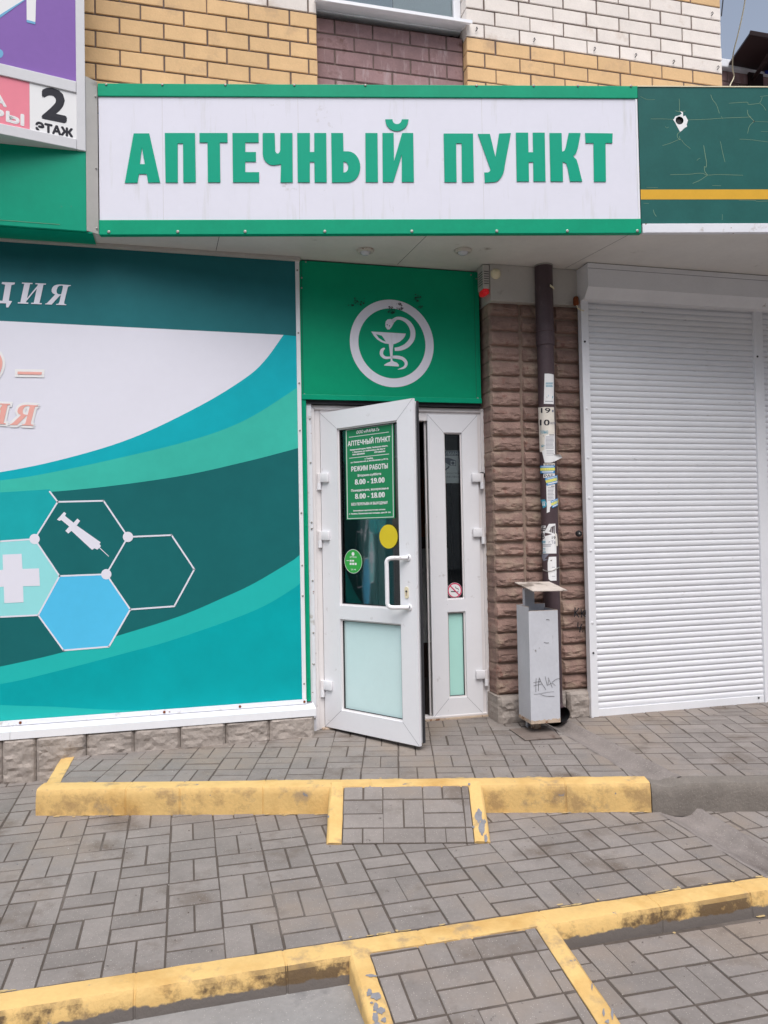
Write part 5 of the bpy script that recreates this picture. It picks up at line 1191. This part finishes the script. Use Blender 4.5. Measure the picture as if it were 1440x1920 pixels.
flyer('small torn teal scrap left of the lowest blue and yellow sticker', [QB(*p) for p in ((180, 590), (245, 588), (262, 625), (272, 640), (262, 690), (215, 715), (200, 650))], 'ink_teal', .0018, [(R4(QB, 205, 620, 250, 630), 'paper'), (R4(QB, 210, 640, 222, 680), 'paper'), (R4(QB, 232, 640, 244, 680), 'paper')])
flyer('torn flyer with a bold letter В low on the drainpipe', [QB(*p) for p in ((178, 968), (255, 965), (245, 1040), (300, 940), (395, 935), (392, 960), (330, 985), (300, 1050), (395, 1085), (410, 1090), (410, 1365), (172, 1368), (165, 1200), (178, 1160))], 'paper', .0018,
      lines(QB, 190, 250, (975, 1000, 1025), 14, 'ink')+lines(QB, 175, 255, (1185, 1205), 12, 'ink_teal')+lines(QB, 180, 340, (1235, 1255), 8, 'ink_grey')+lines(QB, 185, 260, (1290, 1310, 1335, 1350), 8, 'ink_teal')+[([QB(*p) for p in ((240, 1065), (350, 1085), (245, 1115))], 'pipe')],
      [('В', R4(QB, 192, 1075, 236, 1155), 'ink', .3), ('19', R4(QB, 345, 1118, 395, 1158), 'ink', .1), ('г.Та', R4(QB, 300, 1180, 395, 1225), 'ink_grey', 0)])
flyer('grey smeared paper remains just under the bold lettered flyer', [QB(*p) for p in ((172, 1375), (300, 1372), (280, 1400), (240, 1440), (285, 1450), (230, 1475), (190, 1465), (205, 1420))], 'ink_grey', .0018)
flyer('plain white torn flyer at the foot of the drainpipe above the bin lid', [QB(*p) for p in ((300, 1415), (408, 1410), (412, 1755), (330, 1760), (298, 1735), (285, 1600), (282, 1500))], 'paper', .0018, lines(QB, 340, 395, (1560, 1610, 1690), 6, 'ink_grey')+[([QB(*p) for p in ((320, 1465), (350, 1455), (335, 1480))], 'pipe')])
flyer('tan peeled paper edge beside the bold lettered flyer', [QB(*p) for p in ((395, 1060), (418, 1090), (430, 1255), (408, 1258), (400, 1150))], 'paper_old', .006)
b = MB(); b.mesh([cyl(1035, 852, .002), cyl(1038, 866, .002), Vector((PXc+.075, PYc-.055, cyl(1040, 858).z)), Vector((PXc+.055, PYc-.07, cyl(1040, 853).z))], [(0, 1, 2, 3)], 'paper')
b.build('flyer', label='curled free corner of torn paper sticking out right of the drainpipe', cat='flyer', group='papers glued to the drainpipe')

# ================================================================== LITTER BIN
BA = math.radians(-2); bu = Vector((math.cos(BA), math.sin(BA), 0)); bv = Vector((-bu.y, bu.x, 0))
b0 = hit(996, 1358, (0, 0, .06), Vector((0, 0, 1))); print('bin corner', b0, 'top', hit(996, 1146, b0, Vector((0, 1, 0))), hit(1052, 1360, (0, 0, .06), Vector((0, 0, 1))), hit(971, 1342, (0, 0, .06), Vector((0, 0, 1))))
wB, dB, zb0, zb1_ = .192, .192, .062, hit(996, 1146, b0, Vector((0, 1, 0))).z
bv2 = Vector((math.cos(math.radians(94)), math.sin(math.radians(94)), 0))
T = thing('litter_bin', (b0.x+.1, b0.y+.1, 0), 'tall square grey metal litter bin with a flat lid, scratched, rusty at the foot', 'litter bin')
t_ = .003; b = MB(); Zv = Vector((0, 0, 1)); H = zb1_-zb0
c4 = [b0, b0+bu*wB, b0+bu*wB+bv*dB, b0+bv*dB]; c4 = [Vector((p.x, p.y, zb0)) for p in c4]
for i in range(4):
    p, q = c4[i], c4[(i+1) % 4]; d = (q-p).normalized(); n = Vector((d.y, -d.x, 0)); hh = H+(.025 if i in (2, 3) else 0)
    zs = 16; xs_ = 6; vs = []; fs = []
    for j in range(zs+1):
        for k in range(xs_+1):
            w_ = p+(q-p)*(k/xs_)+Zv*(hh*j/zs); e = min(k, xs_-k)/3*min(1, j/3)*min(1, (zs-j)/2+.3)
            vs.append(w_+n*(.005*noise.noise(w_*6+Vector((i*3, 0, 0)))*e))
    for j in range(zs):
        for k in range(xs_): a = j*(xs_+1)+k; fs.append((a, a+1, a+xs_+2, a+xs_+1))
    b.mesh(vs, fs, 'grey_metal'); b.mesh([v-n*t_ for v in vs], [f[::-1] for f in fs], 'grey_metal')
    b.box(p+Zv*hh, q-p, -n*t_, Zv*.002, 'bin_rust')
b.box(c4[0]+Zv*.004, c4[1]-c4[0], c4[3]-c4[0], Zv*.003, 'grey_metal'); b.build('body', T, smooth='auto')
b = MB()
for i in (0, 3): 
    p, q = c4[i], c4[(i+1) % 4]; d = (q-p).normalized(); n = Vector((d.y, -d.x, 0)); rs = random.Random(i)
    top = [p+(q-p)*(k/22)+Zv*(.012+rs.random()*.012) for k in range(23)]; b.slab([v+n*.0012 for v in [p-Zv*.002, q-Zv*.002]+top[::-1]], n, .001, 'bin_rust')
b.build('rusty_foot', T)
b = MB(); sc = lambda x, y: hit(880+x/4.8, 1060+y/4.8, c4[0], Vector((bu.y, -bu.x, 0)).normalized())+Vector((bu.y, -bu.x, 0))*.0025
sW = 1.1
for pts, w in (([(575, 1055), (600, 1050), (640, 1045)], 3), ([(578, 1085), (610, 1075), (650, 1068)], 3), ([(600, 1015), (598, 1080), (597, 1140)], 3), ([(620, 1130), (622, 1060), (628, 1010)], 3.4), ([(628, 1010), (650, 1060), (688, 1118)], 3.4), ([(680, 1000), (690, 1040), (700, 1080)], 3.4), ([(705, 1082), (708, 1060), (712, 1030)], 2.6),
               ([(708, 1010), (725, 1050), (745, 1100)], 3), ([(745, 1050), (780, 1025), (810, 1018), (812, 1030)], 3), ([(710, 1075), (745, 1060), (775, 1085)], 2.6), ([(580, 1160), (610, 1158), (680, 1145), (760, 1136)], 2.2), ([(640, 1160), (680, 1175), (765, 1178)], 3.4), ([(670, 692), (690, 698), (715, 696)], 4), ([(690, 490), (700, 485), (720, 492)], 4)):
    b.slab([sc(*p) for p in ribbon2(pts, [w*sW*.8]*len(pts), 4)], Vector((bu.y, -bu.x, 0)), .0003, 'graffiti')
b.build('scratched_marks', T)
lidc = (c4[0]+c4[1]+c4[2]+c4[3])/4; lz1 = zb1_+.145
b = MB(); zf_, zk_ = W(1030, 1108.5, .575).z, W(1000, 1092, .275).z; sl_t = (zk_-zf_)/.30; LQ = [hit(*p, (0, -.575, zf_), Vector((0, -sl_t, 1))) for p in ((999, 1109), (1064, 1108), (1030, 1091.5), (965, 1092.5))]; lz1 = (zf_+zk_)/2
nl = (LQ[1]-LQ[0]).cross(LQ[3]-LQ[0]).normalized(); rs = random.Random(4); o = []
for i in range(4):
    for k in range(8): o.append(LQ[i]+(LQ[(i+1) % 4]-LQ[i])*(k/8)+(lidc-LQ[i]).normalized()*0+Vector((rs.uniform(-1, 1), rs.uniform(-1, 1), 0))*(.002 if k else 0))
b.slab(o, nl, .004, 'lid_metal'); b.slab(o, -nl, 0, 'lid_metal'); b.build('lid', T)
b = MB(); p0 = hit(988, 1140, c4[3], Vector((0, 1, 0))); ux_ = .078
b.box((c4[3].x+bu.x*.02+.02, c4[3].y-.012, .0), bu*ux_, bv*.006, Vector((0, 0, lz1-.012)), 'grey_metal', .001); b.box((c4[3].x+bu.x*.02+.02, c4[3].y-.012, .0), bu*.005, -bv*.025, Vector((0, 0, lz1-.015)), 'grey_metal'); b.build('support_post', T)
b = MB(); q = [TER(*p) for p in ((955, 1369), (985, 1390), (1053, 1385), (1025, 1364))]; b.slab([p+Zv*.003 for p in q], Zv, .005, 'plate')
b.box(lidc-bu*.04-Zv*(lidc.z), bu*.05, bv*.05, Zv*(zb0+.004), 'bin_rust', .003); b.build('base_plate', T)

# ================================================================== SMALL THINGS
GR = 'downlights under the canopy'
def downlight(px, py, label):
    c = hit(px, py, (0, 0, CZ0-.001), Vector((0, 0, 1))); T = thing('downlight', c, label, 'downlight', GR)
    return T, c
T, c = downlight(685, 469, 'round white downlight in the canopy, the left one')
b = MB(); b.lathe(c, (0, 0, -1), [(.054, -.002), (.056, .004), (.050, .014), (.038, .017), (.034, .012), (.033, .006)], 'lamp_ring', 28); b.build('ring', T, smooth='auto')
b = MB(); b.lathe(c, (0, 0, -1), [(.034, .010), (.031, .022), (.02, .030), (0, .033)], 'lamp_glass', 24); b.build('lens', T, smooth=True)
T2, c2 = downlight(868, 469, 'round white downlight in the canopy, the right one with chipped rusty rim')
for o in [x for x in S.objects if x.parent == T]: copy_part(o, ORG[o.name]-c+c2, T2)
# siren
c = W(906, 530, .17); T = thing('alarm_siren', (1.915, -.19, 2.80), 'small white alarm box with a glowing red lens under the canopy beside the pillar', 'alarm')
sx0, sx1 = 1.886, 1.932; z0, z1 = W(905, 541, .19).z, 2.994; print('siren', z0)
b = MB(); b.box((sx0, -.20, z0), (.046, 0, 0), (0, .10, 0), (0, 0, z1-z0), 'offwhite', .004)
b.build('case', T)
b = MB()
for k in range(6): b.bx(sx0-.001, sx0+.002, -.19, -.115, z0+.03+k*.016, z0+.035+k*.016, 'seam')
for k in range(6): b.bx(sx0+.006, sx1-.006, -.2015, -.199, z0+.03+k*.016, z0+.034+k*.016, 'seam')
b.build('grille', T)
b = MB(); b.box((sx0+.002, -.198, z0-.036), (.042, 0, 0), (0, .09, 0), (0, 0, .038), 'red_lens', .012); b.build('lens', T, smooth=True)
em = M['red_lens'].node_tree.nodes['Principled BSDF']; em.inputs['Emission Color'].default_value = (1, .02, .03, 1); em.inputs['Emission Strength'].default_value = .06
c = W(930, 513, .215); b = MB()
b.lathe((c.x, -.202, c.z), YN, [(.034, 0), (.034, .012), (.029, .024), (.018, .032), (0, .035)], 'cream', 24); b.build('motion_sensor', smooth=True, label='round cream sensor dome on the white board beside the siren', cat='sensor')
c = W(1077, 567, .21); c.z += .0; b = MB(); b.lathe((c.x, -.232, c.z), (0, 0, -1), [(.0, -.034), (.012, -.032), (.018, -.022), (.019, .018), (.015, .026), (0, .028)], 'rust', 16); b.build('red_sensor', smooth=True, label='small dark red sensor with a wire at the corner of the shutter box', cat='sensor')
b = MB(); b.tube(catmull([(c.x, -.235, c.z-.024), (c.x+.012, -.24, c.z-.05), (c.x+.04, -.25, c.z-.066), (c.x+.05, -.245, c.z-.062)], 4), .004, 'cream', 8); w_ = b.build('wire', bpy.data.objects['red_sensor'])
def contact(px, py, off, label, first=None):
    q = W(px, py, off)
    T = thing('key_reader', q, label, 'key reader', 'round black key readers')
    if first is None:
        b = MB(); b.lathe(q, YN, [(.020, -.01), (.0225, .004), (.019, .012), (.012, .014), (.012, .008), (.008, .008), (.006, .013), (0, .014)], 'black', 20); b.build('housing', T, smooth='auto')
        b = MB(); b.lathe(q, YN, [(.0075, .008), (.006, .0145), (0, .0155)], 'steel', 12); b.build('contact', T, smooth=True)
    else:
        for o in [x for x in S.objects if x.parent == first]: copy_part(o, ORG[o.name]-ORG[first.name]+q, T)
    return T
k1 = contact(903.5, 891, .015, 'round black key reader on the door frame beside the narrow leaf')
k2 = contact(1085, 1000.5, .235, 'round black key reader on the stone pillar beside the roller shutter', k1)
# marker writing on the stone pillar: КК 4.
b = MB(); gr = lambda x, y: W(880+x/4.8, 1060+y/4.8, .208)
for pts, w in (([(952, 380), (950, 420), (947, 465)], 6), ([(985, 385), (965, 415), (952, 425)], 6), ([(952, 425), (968, 440), (985, 468)], 6), ([(1005, 395), (1010, 430), (1008, 470)], 6), ([(1035, 400), (1020, 425), (1008, 432)], 6), ([(1010, 432), (1030, 450), (1046, 462)], 6), ([(1043, 400), (1045, 430), (1046, 445)], 5),
               ([(978, 510), (976, 540), (974, 560)], 6), ([(974, 560), (995, 562), (1012, 560)], 6), ([(1010, 530), (1000, 565), (992, 602)], 6), ([(1018, 592), (1022, 598)], 8)):
    q = [gr(*p) for p in ribbon2(pts, [w*1.7]*len(pts), 4)]; b.slab(q, YN, .0006, 'graffiti')
b.build('marker_writing', BLD)

# ================================================================== BEHIND THE CANOPY ON THE RIGHT
T = thing('neighbouring_wing', (6, 1.2, 0), 'low maroon brick wing with a pale coping behind the dark green sign', 'building')
b = MB(); zt2 = W(1360, 109.5, -1.15).z; zt3 = W(1360, 125.5, -1.15).z
for k in range(18):
    z0 = zt3-(k+1)*PZ
    x = 3.9-(.13 if k % 2 else 0)
    while x < 9: brick(b, x+.005, x+PX-.005, z0+.005, z0+PZ-.005, 1.2, 'brick_maroon'); x += PX
b.bx(3.9, 9, 1.206, 1.6, 0, zt3, 'mortar'); b.build('brick_wall', T)
b = MB(); b.bx(3.9, 9, 1.15, 1.65, zt3, zt2, 'white_metal', .01); b.build('coping', T)
T = thing('dark_awning', (5.2, .7, 5.2), 'dark brown sheet awning on brackets jutting out over the brick wing', 'awning')
aw = lambda px, py, off: W(px, py, off)
p1, p2, p3, p4 = aw(1364.5, 124, -1.19), aw(1405, 66, -.45), aw(1440, 72, -.45), aw(1440, 139, -1.19)
d1 = (p3-p2); p3 = p2+d1*14; p4 = p1+(p4-p1)*12
b = MB(); nn = (p2-p1).cross(p3-p2).normalized(); nn = nn if nn.z > 0 else -nn; b.slab([p1, p2, p3, p4], nn, .02, 'dark_brown'); b.slab([p1, p2, p3, p4], -nn, 0, 'dark_brown')
b.build('sheet', T); b = MB(); b.box(p2-(p2-p1).normalized()*.02, p3-p2, (p2-p1).normalized()*.03, nn*.035, 'dark_brown', .003); b.build('front_edge', T)
q1, q2 = aw(1413, 148, -1.17), aw(1444, 100, -.55)
b = MB(); b.box(q1-Vector((.05, 0, .10)), (.16, 0, 0), (0, .02, 0), (0, 0, .20), 'dark_brown', .003); b.tube([q1, q2], .02, 'dark_brown', 8); b.build('bracket', T)
q = aw(1442, 124, -1.1); b = MB(); b.box(q-Vector((.03, 0, .06)), (.6, 0, 0), (0, .03, 0), (0, 0, .13), mat('enamel_blue', (.01, .03, .28), .4), .004); b.box(q+Vector((.01, -.002, .01)), (.5, 0, 0), (0, .003, 0), (0, 0, .04), 'poster_white')
b.build('blue_sign', label='small blue and white sign plate under the dark awning at the right edge', cat='sign')
b = MB(); b.tube(catmull([aw(1401, -60, -.2), aw(1397, 0, -.3), aw(1386, 55, -.4), aw(1375, 100, -.5), aw(1373.5, 128, -.6), aw(1376, 144, -.65), aw(1369, 160, -.6), aw(1366, 175, -.6)], 6), .005, 'cream', 6)
b.build('cable', label='pale cable hanging in front of the dark awning', cat='cable')
b = MB(); b.tube([aw(1364, -80, .0), aw(1352.5, 30, .0)], .005, 'black', 6); b.build('cable', label='thin dark cable close to the corner of the brick building', cat='cable')

# ================================================================== ADDED UNSEEN BLOCK (it shades the low sky and shows in the glass)
T = thing('opposite_building', (2, -24, ZL), 'long pale apartment block across the street facing the entrance', 'building')
b = MB(); b.bx(-45, 50, -36, -24, ZL-.1, 13.5, mat('opposite_wall', (.48, .46, .43), .9, .1, .4)); b.build('wall', T)
fm = None
for k in range(4):
    for i in range(22):
        x = -40+i*4.0; z = 1.2+k*3.1
        if fm is None:
            b = MB(); b.bx(x, x+1.7, -24, -23.93, z, z+1.6, 'interior_dark', .02); b.bx(x+.1, x+1.6, -23.93, -23.92, z+.1, z+1.5, 'black'); fm = b.build('window', T); fo = ORG[fm.name]-Vector((x, -24, z))
        else: copy_part(fm, Vector((x, -24, z))+fo, T)
